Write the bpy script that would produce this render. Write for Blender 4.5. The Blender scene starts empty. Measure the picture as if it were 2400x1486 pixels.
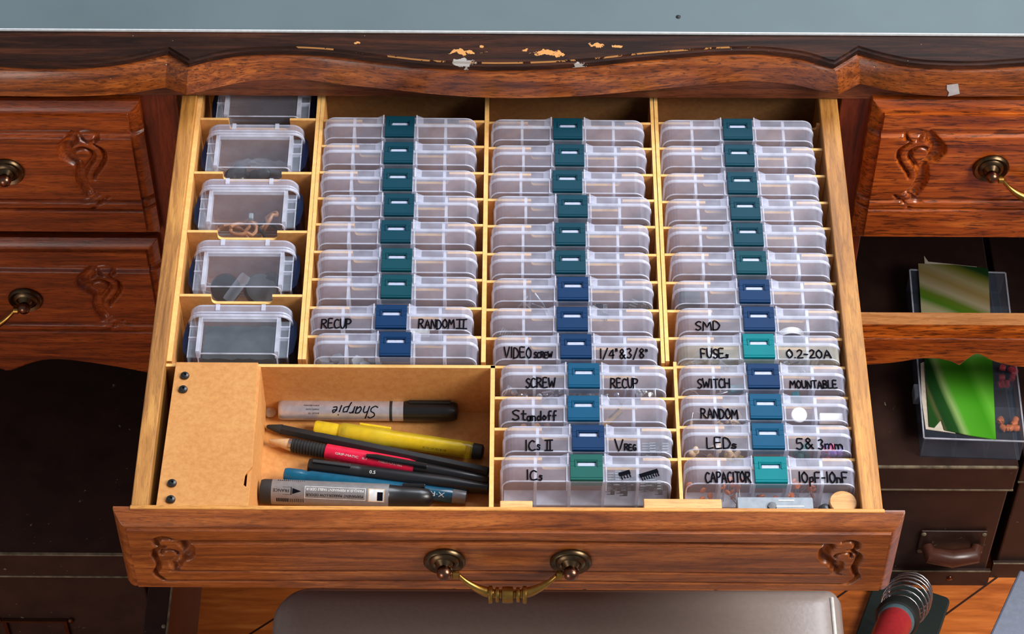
import bpy, bmesh, math, random
import numpy as np
from mathutils import Vector, Matrix
random.seed(7)
S=bpy.context.scene; COL=S.collection
# ------------------------------------------------------------------ camera
FPX=5660.; PITCH=math.radians(51); ROLL=math.radians(.3)
CAM=np.array([.0035,-1.424,2.16])
_f=np.array([0,math.cos(PITCH),-math.sin(PITCH)]); _u=np.array([0,math.sin(PITCH),math.cos(PITCH)]); _r=np.array([1.,0,0])
_R=_r*math.cos(ROLL)+_u*math.sin(ROLL); _U=-_r*math.sin(ROLL)+_u*math.cos(ROLL)
def _ray(px,py): return _f+_R*(px-1200)/FPX-_U*(py-743)/FPX
def atz(px,py,z):
    d=_ray(px,py); t=(z-CAM[2])/d[2]; return CAM+d*t
def aty(px,py,y):
    d=_ray(px,py); t=(y-CAM[1])/d[1]; return CAM+d*t
cd=bpy.data.cameras.new('camera'); cam=bpy.data.objects.new('camera',cd); COL.objects.link(cam)
cd.sensor_width=36; cd.sensor_fit='HORIZONTAL'; cd.lens=FPX/2400*36; cd.clip_start=.05
cam.location=CAM; cam.matrix_world=Matrix.Translation(CAM)@Matrix((( _R[0],_U[0],-_f[0]),(_R[1],_U[1],-_f[1]),(_R[2],_U[2],-_f[2]))).to_4x4()
S.camera=cam
# ------------------------------------------------------------------ materials
def lin(c):
    return tuple(((v/255)/12.92 if v/255<=.04045 else ((v/255+.055)/1.055)**2.4) for v in c)+(1,)
def newmat(name):
    m=bpy.data.materials.new(name); m.use_nodes=True; n=m.node_tree; n.nodes.clear()
    o=n.nodes.new('ShaderNodeOutputMaterial'); p=n.nodes.new('ShaderNodeBsdfPrincipled')
    n.links.new(p.outputs[0],o.inputs[0]); return m,n,p,o
def noise(n,vec,scale,detail=4,rough=.55,dist=0):
    t=n.nodes.new('ShaderNodeTexNoise'); t.inputs['Scale'].default_value=scale; t.inputs['Detail'].default_value=detail
    t.inputs['Roughness'].default_value=rough; t.inputs['Distortion'].default_value=dist
    if vec is not None: n.links.new(vec,t.inputs['Vector'])
    return t.outputs['Fac']
def ramp(n,fac,stops):
    r=n.nodes.new('ShaderNodeValToRGB'); e=r.color_ramp.elements
    while len(e)>1: e.remove(e[0])
    e[0].position=stops[0][0]; e[0].color=stops[0][1]
    for p,c in stops[1:]: e.new(p).color=c
    n.links.new(fac,r.inputs[0]); return r.outputs[0]
def mixc(n,fac,a,b,mode='MIX'):
    m=n.nodes.new('ShaderNodeMix'); m.data_type='RGBA'; m.blend_type=mode
    if isinstance(fac,(int,float)): m.inputs[0].default_value=fac
    else: n.links.new(fac,m.inputs[0])
    for k,v in ((6,a),(7,b)):
        if isinstance(v,tuple): m.inputs[k].default_value=v
        else: n.links.new(v,m.inputs[k])
    return m.outputs[2]
def math_(n,op,a,b=0.):
    m=n.nodes.new('ShaderNodeMath'); m.operation=op
    for k,v in ((0,a),(1,b)):
        if isinstance(v,(int,float)): m.inputs[k].default_value=v
        else: n.links.new(v,m.inputs[k])
    return m.outputs[0]
def mapped(n,scale,rot=(0,0,0),loc=(0,0,0)):
    t=n.nodes.new('ShaderNodeTexCoord'); m=n.nodes.new('ShaderNodeMapping')
    m.inputs['Scale'].default_value=scale; m.inputs['Rotation'].default_value=rot; m.inputs['Location'].default_value=loc
    n.links.new(t.outputs['Object'],m.inputs[0]); return m.outputs[0]
def bump(n,p,h,strength,dist=.001):
    b=n.nodes.new('ShaderNodeBump'); b.inputs['Strength'].default_value=strength; b.inputs['Distance'].default_value=dist
    n.links.new(h,b.inputs['Height']); n.links.new(b.outputs[0],p.inputs['Normal'])
BW=((0,0,0,1),(1,1,1,1))
def wood(name,dark,mid,light,axis='x',rough=.38,pore=.6,pscale=1.,wear=None,coat=.25,spec=.5,bumpk=.35,seed=0.):
    m,n,p,o=newmat(name)
    st={'x':(1,14,14),'y':(14,1,14),'z':(14,14,1)}[axis]
    v=mapped(n,st,loc=(seed,seed*1.7,seed*.6)); 
    a=noise(n,v,7,6,.6,1.2)
    base=ramp(n,a,[(.3,lin(dark)),(.5,lin(mid)),(.72,lin(light))])
    st2={'x':(1,9,9),'y':(9,1,9),'z':(9,9,1)}[axis]
    v2=mapped(n,st2,loc=(seed*2,.3,seed)); pr=noise(n,v2,75*pscale,3,.7,.4)
    pm=ramp(n,pr,[(.5,(0,0,0,1)),(.62,(1,1,1,1))])
    v3=mapped(n,(1,1,1)); big=noise(n,v3,6,2,.5)
    pf=math_(n,'MULTIPLY',pm,pore)
    c=mixc(n,pf,base,tuple(x*.42 for x in lin(dark)[:3])+(1,))
    bb=ramp(n,big,[(.3,(.78,.74,.72,1)),(.7,(1.15,1.12,1.1,1))])
    c=mixc(n,1.,c,bb,'MULTIPLY')
    if wear: c=wear(n,c)
    n.links.new(c,p.inputs['Base Color'])
    p.inputs['Roughness'].default_value=rough; p.inputs['Coat Weight'].default_value=coat; p.inputs['Coat Roughness'].default_value=.22
    p.inputs['Specular IOR Level'].default_value=spec
    bump(n,p,math_(n,'ADD',math_(n,'MULTIPLY',pr,-1),math_(n,'MULTIPLY',a,.4)),bumpk,.0006)
    return m
def plain(name,c,rough=.5,metal=0,spec=.5,nz=0,nscale=200,coat=0,alpha=None,var=.12,trans=0,bumpk=0):
    m,n,p,o=newmat(name); col=lin(c)
    v=mapped(n,(1,1,1))
    f=noise(n,v,nscale,3)
    k=var
    cc=ramp(n,f,[(.3,tuple(x*(1-k) for x in col[:3])+(1,)),(.7,tuple(min(1,x*(1+k)) for x in col[:3])+(1,))])
    n.links.new(cc,p.inputs['Base Color'])
    p.inputs['Roughness'].default_value=rough; p.inputs['Metallic'].default_value=metal
    p.inputs['Specular IOR Level'].default_value=spec; p.inputs['Coat Weight'].default_value=coat
    if trans: p.inputs['Transmission Weight'].default_value=trans
    if bumpk: bump(n,p,f,bumpk,.0005)
    return m
def clear(name,c,fac,rough=.22,fres=.35,tint=(1,1,1)):
    m,n,p,o=newmat(name)
    p.inputs['Base Color'].default_value=lin(c); p.inputs['Roughness'].default_value=rough
    t=n.nodes.new('ShaderNodeBsdfTransparent'); t.inputs[0].default_value=tuple(tint)+(1,)
    lw=n.nodes.new('ShaderNodeLayerWeight'); lw.inputs[0].default_value=.35
    v=mapped(n,(1,1,1)); nz=noise(n,v,60,2)
    f=math_(n,'ADD',math_(n,'MULTIPLY',lw.outputs['Facing'],fres),math_(n,'MULTIPLY',nz,fac*2))
    f=math_(n,'MINIMUM',f,.97)
    x=n.nodes.new('ShaderNodeMixShader'); n.links.new(f,x.inputs[0]); n.links.new(t.outputs[0],x.inputs[1]); n.links.new(p.outputs[0],x.inputs[2])
    n.links.new(x.outputs[0],o.inputs[0]); return m
def wear_center(n,c):
    # worn-through varnish chips on the middle of the front edge
    t=n.nodes.new('ShaderNodeTexCoord'); sp=n.nodes.new('ShaderNodeSeparateXYZ'); n.links.new(t.outputs['Object'],sp.inputs[0])
    X,Y,Z=sp.outputs['X'],sp.outputs['Y'],sp.outputs['Z']
    nz=noise(n,t.outputs['Object'],95,5,.65,.5); nl=noise(n,t.outputs['Object'],30,3)
    def patch(px,py,z,rx,ry,k=2.2):
        q=atz(px,py,z)
        a=math_(n,'DIVIDE',math_(n,'SUBTRACT',X,float(q[0])),rx); b=math_(n,'DIVIDE',math_(n,'SUBTRACT',Y,float(q[1])),ry)
        d=math_(n,'SQRT',math_(n,'ADD',math_(n,'MULTIPLY',a,a),math_(n,'MULTIPLY',b,b)))
        d=math_(n,'ADD',d,math_(n,'MULTIPLY',math_(n,'SUBTRACT',nz,.5),k*2))
        return math_(n,'LESS_THAN',d,.75)
    tan=None
    for a in ((1095,122,.745,.013,.0045),(1283,123,.745,.014,.0050),(1400,106,.745,.006,.0032),(835,101,.745,.004,.002),(1230,118,.745,.004,.002),(1450,108,.745,.005,.002),(1130,110,.745,.003,.002)):
        m_=patch(*a); tan=m_ if tan is None else math_(n,'MAXIMUM',tan,m_)
    # rubbed arris of the bead
    zz=math_(n,'MULTIPLY',math_(n,'GREATER_THAN',Z,.7437),math_(n,'LESS_THAN',Z,.74495))
    ax=math_(n,'LESS_THAN',math_(n,'ABSOLUTE',X),.20)
    e=math_(n,'MULTIPLY',math_(n,'MULTIPLY',zz,ax),math_(n,'GREATER_THAN',math_(n,'ADD',math_(n,'MULTIPLY',nl,.55),math_(n,'MULTIPLY',nz,.45)),.50)); tan=math_(n,'MAXIMUM',tan,math_(n,'MULTIPLY',e,.7))
    c=mixc(n,tan,c,lin((204,144,84)))
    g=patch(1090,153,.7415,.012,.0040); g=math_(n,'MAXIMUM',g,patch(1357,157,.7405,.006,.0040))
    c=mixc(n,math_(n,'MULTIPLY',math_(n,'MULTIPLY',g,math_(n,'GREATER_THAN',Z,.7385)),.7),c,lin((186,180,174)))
    z2=noise(n,t.outputs['Object'],420,2); mk2=ramp(n,z2,[(.77,(0,0,0,1)),(.79,(1,1,1,1))])
    return mixc(n,math_(n,'MULTIPLY',mk2,.7),c,lin((200,190,180)))
M={}
M['top']=wood('dark_walnut_top',(26,14,10),(46,25,17),(78,42,25),rough=.5,pore=.35,wear=wear_center,coat=.0,spec=.12,seed=.3)
M['mold']=wood('walnut_moulding',(72,32,12),(140,72,26),(196,112,46),rough=.3,pore=.75,wear=wear_center,coat=.4,seed=1.3)
M['face']=wood('oak_drawer_face',(104,42,10),(168,78,20),(212,116,42),rough=.32,pore=.85,pscale=.62,coat=.35,seed=2.1)
M['facem']=wood('oak_front_face',(92,42,14),(138,72,28),(178,104,46),rough=.34,pore=.45,pscale=1.3,coat=.3,seed=3.7)
M['faceup']=wood('oak_red_face',(92,36,10),(138,60,18),(172,84,28),rough=.34,pore=.6,coat=.3,seed=5.2)
M['stile']=wood('red_brown_stile',(66,24,12),(104,40,20),(132,56,28),axis='z',rough=.4,pore=.35,seed=4.4)
M['rail']=wood('walnut_rail',(64,30,17),(98,50,28),(126,68,38),rough=.45,pore=.6,seed=4.9)
M['oak']=wood('oak_side_rim',(126,80,32),(176,120,54),(208,152,76),axis='y',rough=.55,pore=.28,pscale=.8,coat=0,seed=6.1)
M['oakx']=wood('oak_lip',(168,108,46),(206,142,66),(226,166,88),axis='x',rough=.5,pore=.4,coat=0,seed=6.6)
M['raw']=wood('raw_strip',(196,142,84),(220,168,108),(236,190,132),axis='x',rough=.6,pore=.3,coat=0,seed=7.7)
M['rawmid']=wood('raw_shelf_top',(176,112,62),(204,138,82),(222,160,104),axis='x',rough=.55,pore=.35,coat=0,seed=8.3)
def mdfmat(name,c,c2):
    m,n,p,o=newmat(name); v=mapped(n,(1,1,1)); a=noise(n,v,220,4,.7); b=noise(n,v,14,3)
    col=ramp(n,a,[(.32,lin(c2)),(.62,lin(c))]); col=mixc(n,.35,col,ramp(n,b,[(.35,lin(c2)),(.65,lin(c))]))
    n.links.new(col,p.inputs['Base Color']); p.inputs['Roughness'].default_value=.7; bump(n,p,a,.15,.0004); return m
M['mdf']=mdfmat('hardboard',(212,152,86),(190,124,62))
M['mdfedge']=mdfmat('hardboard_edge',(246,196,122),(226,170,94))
M['mat']=plain('blue_grey_desk_mat',(94,108,113),rough=.6,nscale=9,var=.07,spec=.28)
M['matedge']=plain('pale_mat_edge',(214,218,222),rough=.4)
M['tray']=clear('frosted_clear_plastic',(206,208,232),.115,fres=.34)
M['lid']=clear('frosted_lid_plastic',(208,212,236),.19,fres=.36)
M['rib']=clear('milky_rib_plastic',(226,230,248),.37,fres=.3,rough=.3)
M['tray2']=clear('yellowish_clear_plastic',(222,220,210),.17,fres=.34)
M['glass']=clear('clear_styrene',(190,205,225),.06,fres=.4,rough=.08)
M['clearside']=clear('clear_box_side',(196,204,224),.045,fres=.30)
M['styr']=clear('styrene_case',(150,165,190),.022,fres=.16,rough=.06)
M['teal']=plain('dark_teal_latch',(12,60,76),rough=.45,spec=.12,var=.06,nscale=70)
M['teal2']=plain('deep_teal_latch',(12,66,78),rough=.45,spec=.12,var=.06,nscale=70)
M['navy']=plain('navy_latch',(12,48,88),rough=.45,spec=.12,var=.06,nscale=70)
M['blue']=plain('petrol_blue_latch',(8,74,108),rough=.45,spec=.12,var=.06,nscale=70)
M['bteal']=plain('bright_teal_latch',(0,114,122),rough=.45,spec=.12,var=.06,nscale=70)
M['green']=plain('green_latch',(28,86,80),rough=.45,spec=.12,var=.06,nscale=70)
M['ink']=plain('black_ink',(7,8,16),rough=.85,spec=.08)
M['slotw']=plain('pale_catch',(170,178,204),rough=.5)
M['shadedhb']=mdfmat('shaded_hardboard',(128,90,48),(104,70,36))  # darkened hardboard: the desk's shade is put into the rear boards' colour
M['black']=plain('black_plastic',(24,24,26),rough=.35,coat=.2)
M['blackm']=plain('matt_black',(30,30,32),rough=.6)
M['white']=plain('white_print',(225,225,225),rough=.5)
M['silver']=plain('silver_barrel',(200,196,206),rough=.33,metal=.55)
M['steel']=plain('steel',(190,190,195),rough=.25,metal=1)
M['alu']=plain('light_metal',(132,138,146),rough=.5,metal=.3)
M['greyb']=plain('grey_marker_barrel',(136,134,136),rough=.35,metal=.3)
M['yellow']=plain('yellow_highlighter',(238,206,40),rough=.35)
M['yellowc']=clear('yellow_clear_barrel',(226,206,60),.36,fres=.25,tint=(1,.95,.5))
M['red']=plain('crimson_barrel',(214,26,66),rough=.35)
M['cone']=plain('beige_tip',(214,182,142),rough=.4)
M['bluep']=plain('blue_pen_plastic',(0,82,112),rough=.3,coat=.3)
M['brass']=plain('aged_brass',(176,134,66),rough=.3,metal=1,var=.25,nscale=90)
M['bronze']=plain('dark_bronze',(92,74,54),rough=.34,metal=1,var=.3,nscale=120)
M['brassk']=plain('copper_knob',(120,84,66),rough=.28,metal=1,var=.2,nscale=90)
M['trunk']=plain('dark_brown_trunk',(52,33,28),rough=.42,var=.25,nscale=40,spec=.4,bumpk=.15)
_m=M['trunk'].node_tree; _p=[x for x in _m.nodes if x.type=='BSDF_PRINCIPLED'][0]; _c=_p.inputs['Base Color'].links[0].from_socket
_v=mapped(_m,(1,1,1)); _fk=noise(_m,_v,150,3,.6,.6); _g=noise(_m,_v,9,2)
_k=math_(_m,'MULTIPLY',ramp(_m,_fk,[(.68,(0,0,0,1)),(.71,(1,1,1,1))]),ramp(_m,_g,[(.52,(0,0,0,1)),(.62,(1,1,1,1))]))
_m.links.new(mixc(_m,math_(_m,'MULTIPLY',_k,.8),_c,lin((150,140,116))),_p.inputs['Base Color'])
M['trunk2']=plain('brown_trunk_side',(96,58,46),rough=.45,var=.15,nscale=30)
M['trunkh']=plain('brown_leather_handle',(78,44,34),rough=.3,var=.1)
M['worn']=plain('worn_edge',(118,108,88),rough=.5,var=.5,nscale=120)
M['clip']=clear('dark_blue_clip',(14,40,80),.75,fres=.2)
M['seat']=plain('taupe_leatherette',(132,120,114),rough=.30,var=.05,nscale=260,spec=.5,bumpk=.25)
M['pipe']=plain('pale_piping',(222,216,208),rough=.5)
M['dark']=plain('dark_rubber',(26,30,30),rough=.6)
M['basegr']=plain('black_green_base',(22,34,32),rough=.5)
M['redh']=plain('red_handle',(196,52,58),rough=.4)
M['collar']=plain('grey_blue_collar',(84,108,116),rough=.35)
M['greyp']=plain('slate_panel',(92,98,116),rough=.45)
M['tape']=plain('grey_tape',(178,176,178),rough=.45)
M['orange']=plain('orange_ceramic',(206,110,48),rough=.45)
M['copper']=plain('copper_brown',(176,124,88),rough=.4)
M['paper']=plain('torn_paper',(214,204,188),rough=.8)
M['slate']=plain('dark_slate_foam',(44,54,58),rough=.7,var=.2,nscale=60)
M['violet']=plain('violet_led',(110,80,170),rough=.3); M['pink']=plain('pink_led',(220,70,130),rough=.3)
M['glued']=clear('hot_glue',(236,226,210),.25,fres=.4)
# ------------------------------------------------------------------ mesh builder
class MB:
    def __init__(s): s.v=[]; s.f=[]; s.m=[]; s.mats=[]; s.cur=0
    def mat(s,k):
        if k not in s.mats: s.mats.append(k)
        s.cur=s.mats.index(k); return s
    def add(s,vs,fs,T=None):
        b=len(s.v)
        for p in vs:
            s.v.append(tuple(T@Vector(p)) if T is not None else tuple(p))
        for f in fs: s.f.append(tuple(b+i for i in f)); s.m.append(s.cur)
        return s
    def box(s,x0,x1,y0,y1,z0,z1,T=None):
        vs=[(x,y,z) for z in (z0,z1) for y in (y0,y1) for x in (x0,x1)]
        return s.add(vs,[(0,2,3,1),(4,5,7,6),(0,1,5,4),(2,6,7,3),(0,4,6,2),(1,3,7,5)],T)
    def prism(s,pts,z0,z1,T=None,cap=True):
        n=len(pts); vs=[(x,y,z0) for x,y in pts]+[(x,y,z1) for x,y in pts]
        fs=[(i,(i+1)%n,n+(i+1)%n,n+i) for i in range(n)]
        if cap: fs+=[tuple(range(n-1,-1,-1)),tuple(range(n,2*n))]
        return s.add(vs,fs,T)
    def tube(s,path,r,n=8,T=None,cap=True):
        P=[Vector(p) for p in path]; k=len(P); R=r if hasattr(r,'__len__') else [r]*k
        vs=[]; up=None
        for i,p in enumerate(P):
            t=(P[min(i+1,k-1)]-P[max(i-1,0)]).normalized()
            if up is None: up=t.orthogonal().normalized()
            up=(up-t*up.dot(t)).normalized(); b=t.cross(up)
            for j in range(n):
                a=2*math.pi*j/n; vs.append(p+(up*math.cos(a)+b*math.sin(a))*R[i])
        fs=[(i*n+j,i*n+(j+1)%n,(i+1)*n+(j+1)%n,(i+1)*n+j) for i in range(k-1) for j in range(n)]
        if cap: fs+=[tuple(range(n-1,-1,-1)),tuple(range((k-1)*n,k*n))]
        return s.add(vs,fs,T)
    def lathe(s,prof,n=24,T=None,ax='z'):
        vs=[]; k=len(prof)
        for r,h in prof:
            for j in range(n):
                a=2*math.pi*j/n; c,d=r*math.cos(a),r*math.sin(a)
                vs.append({'z':(c,d,h),'x':(h,c,d),'y':(c,-h,d)}[ax])
        fs=[(i*n+j,i*n+(j+1)%n,(i+1)*n+(j+1)%n,(i+1)*n+j) for i in range(k-1) for j in range(n)]
        fs+=[tuple(range(n-1,-1,-1)),tuple(range((k-1)*n,k*n))]
        return s.add(vs,fs,T)
    def build(s,name,parent=None,smooth=False,bevel=0,loc=None,seg=2):
        me=bpy.data.meshes.new(name); me.from_pydata(s.v,[],s.f)
        for k in s.mats: me.materials.append(M[k])
        me.polygons.foreach_set('material_index',s.m); me.validate()
        bm=bmesh.new(); bm.from_mesh(me); bmesh.ops.recalc_face_normals(bm,faces=bm.faces); bm.to_mesh(me); bm.free()
        if smooth is True: me.shade_smooth()
        elif smooth: me.shade_smooth(); me.set_sharp_from_angle(angle=math.radians(smooth))
        o=bpy.data.objects.new(name,me); COL.objects.link(o)
        if parent: o.parent=parent
        if loc is not None: o.location=loc
        if bevel:
            b=o.modifiers.new('bevel','BEVEL'); b.width=bevel; b.segments=seg; b.limit_method='ANGLE'
        return o
def tag(o,label=None,cat=None,group=None,kind=None):
    if label: o['label']=label
    if cat: o['category']=cat
    if group: o['group']=group
    if kind: o['kind']=kind
    return o
def empty(name,loc,rz=0,label=None,cat=None,group=None):
    o=bpy.data.objects.new(name,None); COL.objects.link(o); o.location=loc; o.rotation_euler=(0,0,rz); o.empty_display_size=.02
    return tag(o,label,cat,group)
def copy_tree(o,parent=None):
    c=o.copy(); COL.objects.link(c)
    if parent: c.parent=parent
    for ch in list(o.children): copy_tree(ch,c)
    return c
def rrect(x0,x1,y0,y1,r,n=5):
    if not hasattr(r,'__len__'): r=[r]*4
    out=[]
    for (cx,cy,a0,q) in ((x1-r[0],y0+r[0],-90,r[0]),(x1-r[1],y1-r[1],0,r[1]),(x0+r[2],y1-r[2],90,r[2]),(x0+r[3],y0+r[3],180,r[3])):
        for i in range(n+1):
            a=math.radians(a0+90*i/n); out.append((cx+q*math.cos(a),cy+q*math.sin(a)))
    return out
XZ=Matrix(((1,0,0,0),(0,0,-1,0),(0,1,0,0),(0,0,0,1)))   # (x,y,h)->(x,-h,y)
# ------------------------------------------------------------------ hand lettering
G={'R':(.6,'0,0 .02,1;0,1 .4,.98 .5,.78 .35,.55 .02,.5;.2,.5 .6,0'),'E':(.5,'.45,1 0,1 0,0 .5,.02;0,.52 .4,.52'),'C':(.55,'.5,.85 .3,1 .08,.8 0,.45 .1,.1 .3,0 .55,.12'),
'U':(.5,'0,1 .02,.3 .15,0 .35,.02 .48,.35 .5,1'),'P':(.5,'0,0 .02,1;0,1 .4,.97 .5,.75 .35,.52 .02,.48'),'A':(.6,'0,0 .28,1 .6,0;.1,.38 .48,.38'),
'N':(.55,'0,0 .03,1 .5,0 .55,1'),'D':(.55,'0,0 .03,1 .35,.9 .55,.5 .35,.08 0,0'),'O':(.55,'.28,1 .05,.75 .02,.35 .25,0 .5,.25 .52,.7 .28,1'),
'M':(.7,'0,0 .08,1 .35,.4 .62,1 .7,0'),'I':(.15,'.07,1 .07,0'),'V':(.55,'0,1 .25,0 .55,1'),'S':(.45,'.45,.88 .25,1 .03,.78 .12,.56 .38,.42 .42,.18 .2,0 0,.12'),
'W':(.8,'0,1 .2,0 .4,.7 .6,0 .8,1'),'F':(.45,'.45,1 0,1 0,0;0,.52 .36,.52'),'T':(.5,'0,1 .55,1;.27,1 .27,0'),'H':(.55,'0,1 0,0;.55,1 .55,0;0,.5 .55,.5'),
'L':(.45,'0,1 0,0 .45,.03'),'B':(.5,'0,0 0,1 .38,.92 .4,.62 0,.52 .45,.4 .45,.08 0,0'),'G':(.55,'.5,.85 .25,1 .02,.5 .25,0 .52,.15 .52,.45 .3,.45'),
'0':(.5,'.25,1 .03,.7 .03,.3 .25,0 .47,.3 .47,.7 .25,1'),'2':(.45,'.02,.8 .22,1 .42,.8 .3,.45 0,0 .48,.03'),'3':(.42,'.03,.92 .25,1 .38,.8 .2,.55 .4,.3 .22,0 0,.1'),
'5':(.42,'.42,1 .08,1 .05,.58 .3,.6 .42,.3 .22,0 0,.08'),'1':(.12,'.06,1 .06,0'),'4':(.42,'.3,0 .33,1 0,.35 .42,.38'),'8':(.42,'.2,.55 .04,.8 .22,1 .4,.8 .2,.55 .03,.25 .2,0 .4,.25 .2,.55'),
'/':(.4,'0,-.1 .4,1.05'),'"':(.2,'.03,1 .03,.75;.15,1 .15,.75'),'&':(.55,'.55,0 .1,.75 .25,1 .38,.78 .05,.3 .2,0 .5,.4'),'.':(.1,'.04,0 .06,.04'),'-':(.3,'0,.48 .3,.48'),
's':(.26,'.26,.42 .1,.5 .05,.34 .24,.18 .15,0 0,.06'),'m':(.62,'0,0 0,.5;0,.4 .18,.5 .28,.35 .28,0;.28,.4 .45,.5 .58,.35 .6,0'),'t':(.3,'.12,.9 .12,.1 .28,0;0,.6 .3,.62'),
'a':(.36,'.34,.5 .1,.48 .02,.2 .15,0 .33,.2 .34,.5 .36,0'),'n':(.34,'0,0 0,.5;0,.38 .18,.5 .32,.35 .33,0'),'d':(.38,'.36,.2 .15,0 .02,.25 .15,.5 .35,.4;.35,1 .37,0'),
'o':(.36,'.18,.5 .02,.25 .18,0 .35,.25 .18,.5'),'f':(.34,'.36,.95 .2,1 .13,.8 .13,0;0,.5 .32,.52'),'p':(.36,'0,-.35 .04,.5;.03,.45 .3,.5 .32,.15 .03,.05'),
'h':(.34,'0,1 0,0;0,.38 .18,.5 .32,.35 .33,0'),'r':(.26,'0,.5 .02,0;.02,.35 .14,.5 .26,.46'),'i':(.12,'.06,.5 .06,0;.06,.72 .07,.75'),'e':(.34,'.03,.27 .3,.3 .2,.5 .03,.3 .1,.03 .32,.08'),
'J':(.4,'0,1 .4,1;0,0 .4,0;.12,1 .12,0;.28,1 .28,0'),' ':(.3,''),'c':(.38,'.36,.62 .2,.72 .02,.4 .15,0 .38,.1'),'w':(.5,'0,.7 .12,0 .25,.5 .38,0 .5,.7'),
'x':(.4,'0,.5 .1,.5'),'k':(.3,'0,.7 0,0'),'v':(.42,'0,.7 0,0 .1,.6 .34,.65 .3,.4 .04,.35 .4,0'),'z':(.38,'.36,.7 0,.7 0,0 .38,0;0,.35 .3,.35')}
def stroke_lines(text,x,y,h,w,jit=.03):
    tot=sum(G[c][0]+.14 for c in text)-.14; sx=w/tot; cx=x; out=[]
    for c in text:
        g=G[c]; dy=random.uniform(-.05,.05)
        if g[1]:
            for pl in g[1].split(';'):
                out.append([(cx+(float(a.split(',')[0]))*sx+random.uniform(-jit,jit)*h*.5,y+(float(a.split(',')[1])+dy)*h+random.uniform(-jit,jit)*h) for a in pl.split()])
        cx+=(g[0]+.14)*sx
    return out
def ribbons(mb,lines,hw,z=0.,fn=None,th=.0002):
    fn=fn or (lambda x,y,z:(x,y,z)); z0_=z
    for li,L in enumerate(lines):
        z=z0_+.00005*(li%5)
        if len(L)==2: L=[(L[0][0]+(L[1][0]-L[0][0])*k/6,L[0][1]+(L[1][1]-L[0][1])*k/6) for k in range(7)]
        # smooth
        P=[Vector(p) for p in L]
        if len(P)>2:
            Q=[]
            for i in range(len(P)-1):
                p0,p1,p2,p3=P[max(i-1,0)],P[i],P[i+1],P[min(i+2,len(P)-1)]
                for t in (0,.33,.66):
                    q=.5*((2*p1)+(-p0+p2)*t+(2*p0-5*p1+4*p2-p3)*t*t+(-p0+3*p1-3*p2+p3)*t**3)
                    c=.5; Q.append(p1.lerp(p2,t)*(1-c)+q*c)
            Q.append(P[-1]); P=Q
        vs=[]; n=len(P)
        for i,p in enumerate(P):
            t=(P[min(i+1,n-1)]-P[max(i-1,0)])
            if t.length<1e-9: t=Vector((1,0))
            t.normalize(); nn=Vector((-t.y,t.x))*hw
            e=t*hw*(.6 if i==n-1 else (-.6 if i==0 else 0))
            a=p+e+nn; b=p+e-nn
            vs+= [fn(a.x,a.y,z+th),fn(b.x,b.y,z+th),fn(a.x,a.y,z),fn(b.x,b.y,z)]
        fs=[]
        for i in range(n-1):
            j=4*i; fs+=[(j,j+1,j+5,j+4),(j,j+4,j+6,j+2),(j+1,j+3,j+7,j+5)]
        mb.add(vs,fs)
def font_mesh(text,size):
    cu=bpy.data.curves.new('t','FONT'); cu.body=text; cu.size=size; cu.resolution_u=2
    o=bpy.data.objects.new('t',cu); COL.objects.link(o)
    dg=bpy.context.evaluated_depsgraph_get(); me=bpy.data.meshes.new_from_object(o.evaluated_get(dg))
    vs=[tuple(v.co) for v in me.vertices]; fs=[tuple(p.vertices) for p in me.polygons]
    bpy.data.objects.remove(o); bpy.data.curves.remove(cu); bpy.data.meshes.remove(me)
    return vs,fs
# ================================================================== DESK
R=.690                                   # height of the open drawer's rim
desk=empty('writing_desk',(0,.25,0),0,'old carved walnut and oak writing desk with wavy front edge and pulled-out middle drawer','desk')
DI=Matrix.Translation((0,-.25,0))        # parts are modelled in world metres, desk origin at its base
def dpart(mb,name,parent=desk,**k):
    o=mb.build(name,parent,**k); o.matrix_parent_inverse=DI.copy() if parent is desk else Matrix.Identity(4); return o
def interp(pts,s):
    # smooth interpolation of (px,y) control points at parameter px
    xs=[p[0] for p in pts]; ys=[p[1] for p in pts]
    if s<=xs[0]: return ys[0]
    for i in range(len(xs)-1):
        if s<=xs[i+1]:
            t=(s-xs[i])/(xs[i+1]-xs[i])
            def sl(j):
                if j<=0: return (ys[1]-ys[0])/(xs[1]-xs[0])
                if j>=len(xs)-1: return (ys[-1]-ys[-2])/(xs[-1]-xs[-2])
                return (ys[j+1]-ys[j-1])/(xs[j+1]-xs[j-1])
            h=xs[i+1]-xs[i]; m0=sl(i)*h; m1=sl(i+1)*h
            return (2*t**3-3*t*t+1)*ys[i]+(t**3-2*t*t+t)*m0+(-2*t**3+3*t*t)*ys[i+1]+(t**3-t*t)*m1
    return ys[-1]
T0=[[(-250,134),(-100,139),(0,140),(100,144),(200,143),(270,137),(330,126),(395,111)],
    [(395,111),(443,140)],
    [(443,140),(500,125),(560,115),(640,111),(720,112),(800,118),(900,131),(1000,142),(1100,147),(1190,148),(1290,145),(1400,137),(1500,126),(1600,118),(1690,112),(1780,111),(1850,117),(1900,126),(1957,145)],
    [(1957,143),(2012,109)],
    [(2012,109),(2060,123),(2130,138),(2200,144),(2290,145),(2400,138),(2500,132),(2650,130)]]
TB=[[(-250,218),(-100,223),(0,225),(100,226),(200,225),(300,219),(388,205)],
    [(388,205),(437,223)],
    [(437,223),(470,215),(505,206),(560,194),(605,188),(707,186),(800,198),(900,208),(1000,219),(1100,227),(1190,230),(1300,228),(1400,222),(1500,213),(1600,203),(1700,193),(1760,190),(1850,197),(1900,207),(1965,222)],
    [(1965,222),(2015,196)],
    [(2015,196),(2070,209),(2130,219),(2200,225),(2280,226),(2400,225),(2500,218),(2650,214)]]
ZT=.745
rows=[]; NS=[34,3,110,3,34]
prof_n=7
allrows=[[] for _ in range(6+prof_n)]
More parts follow.
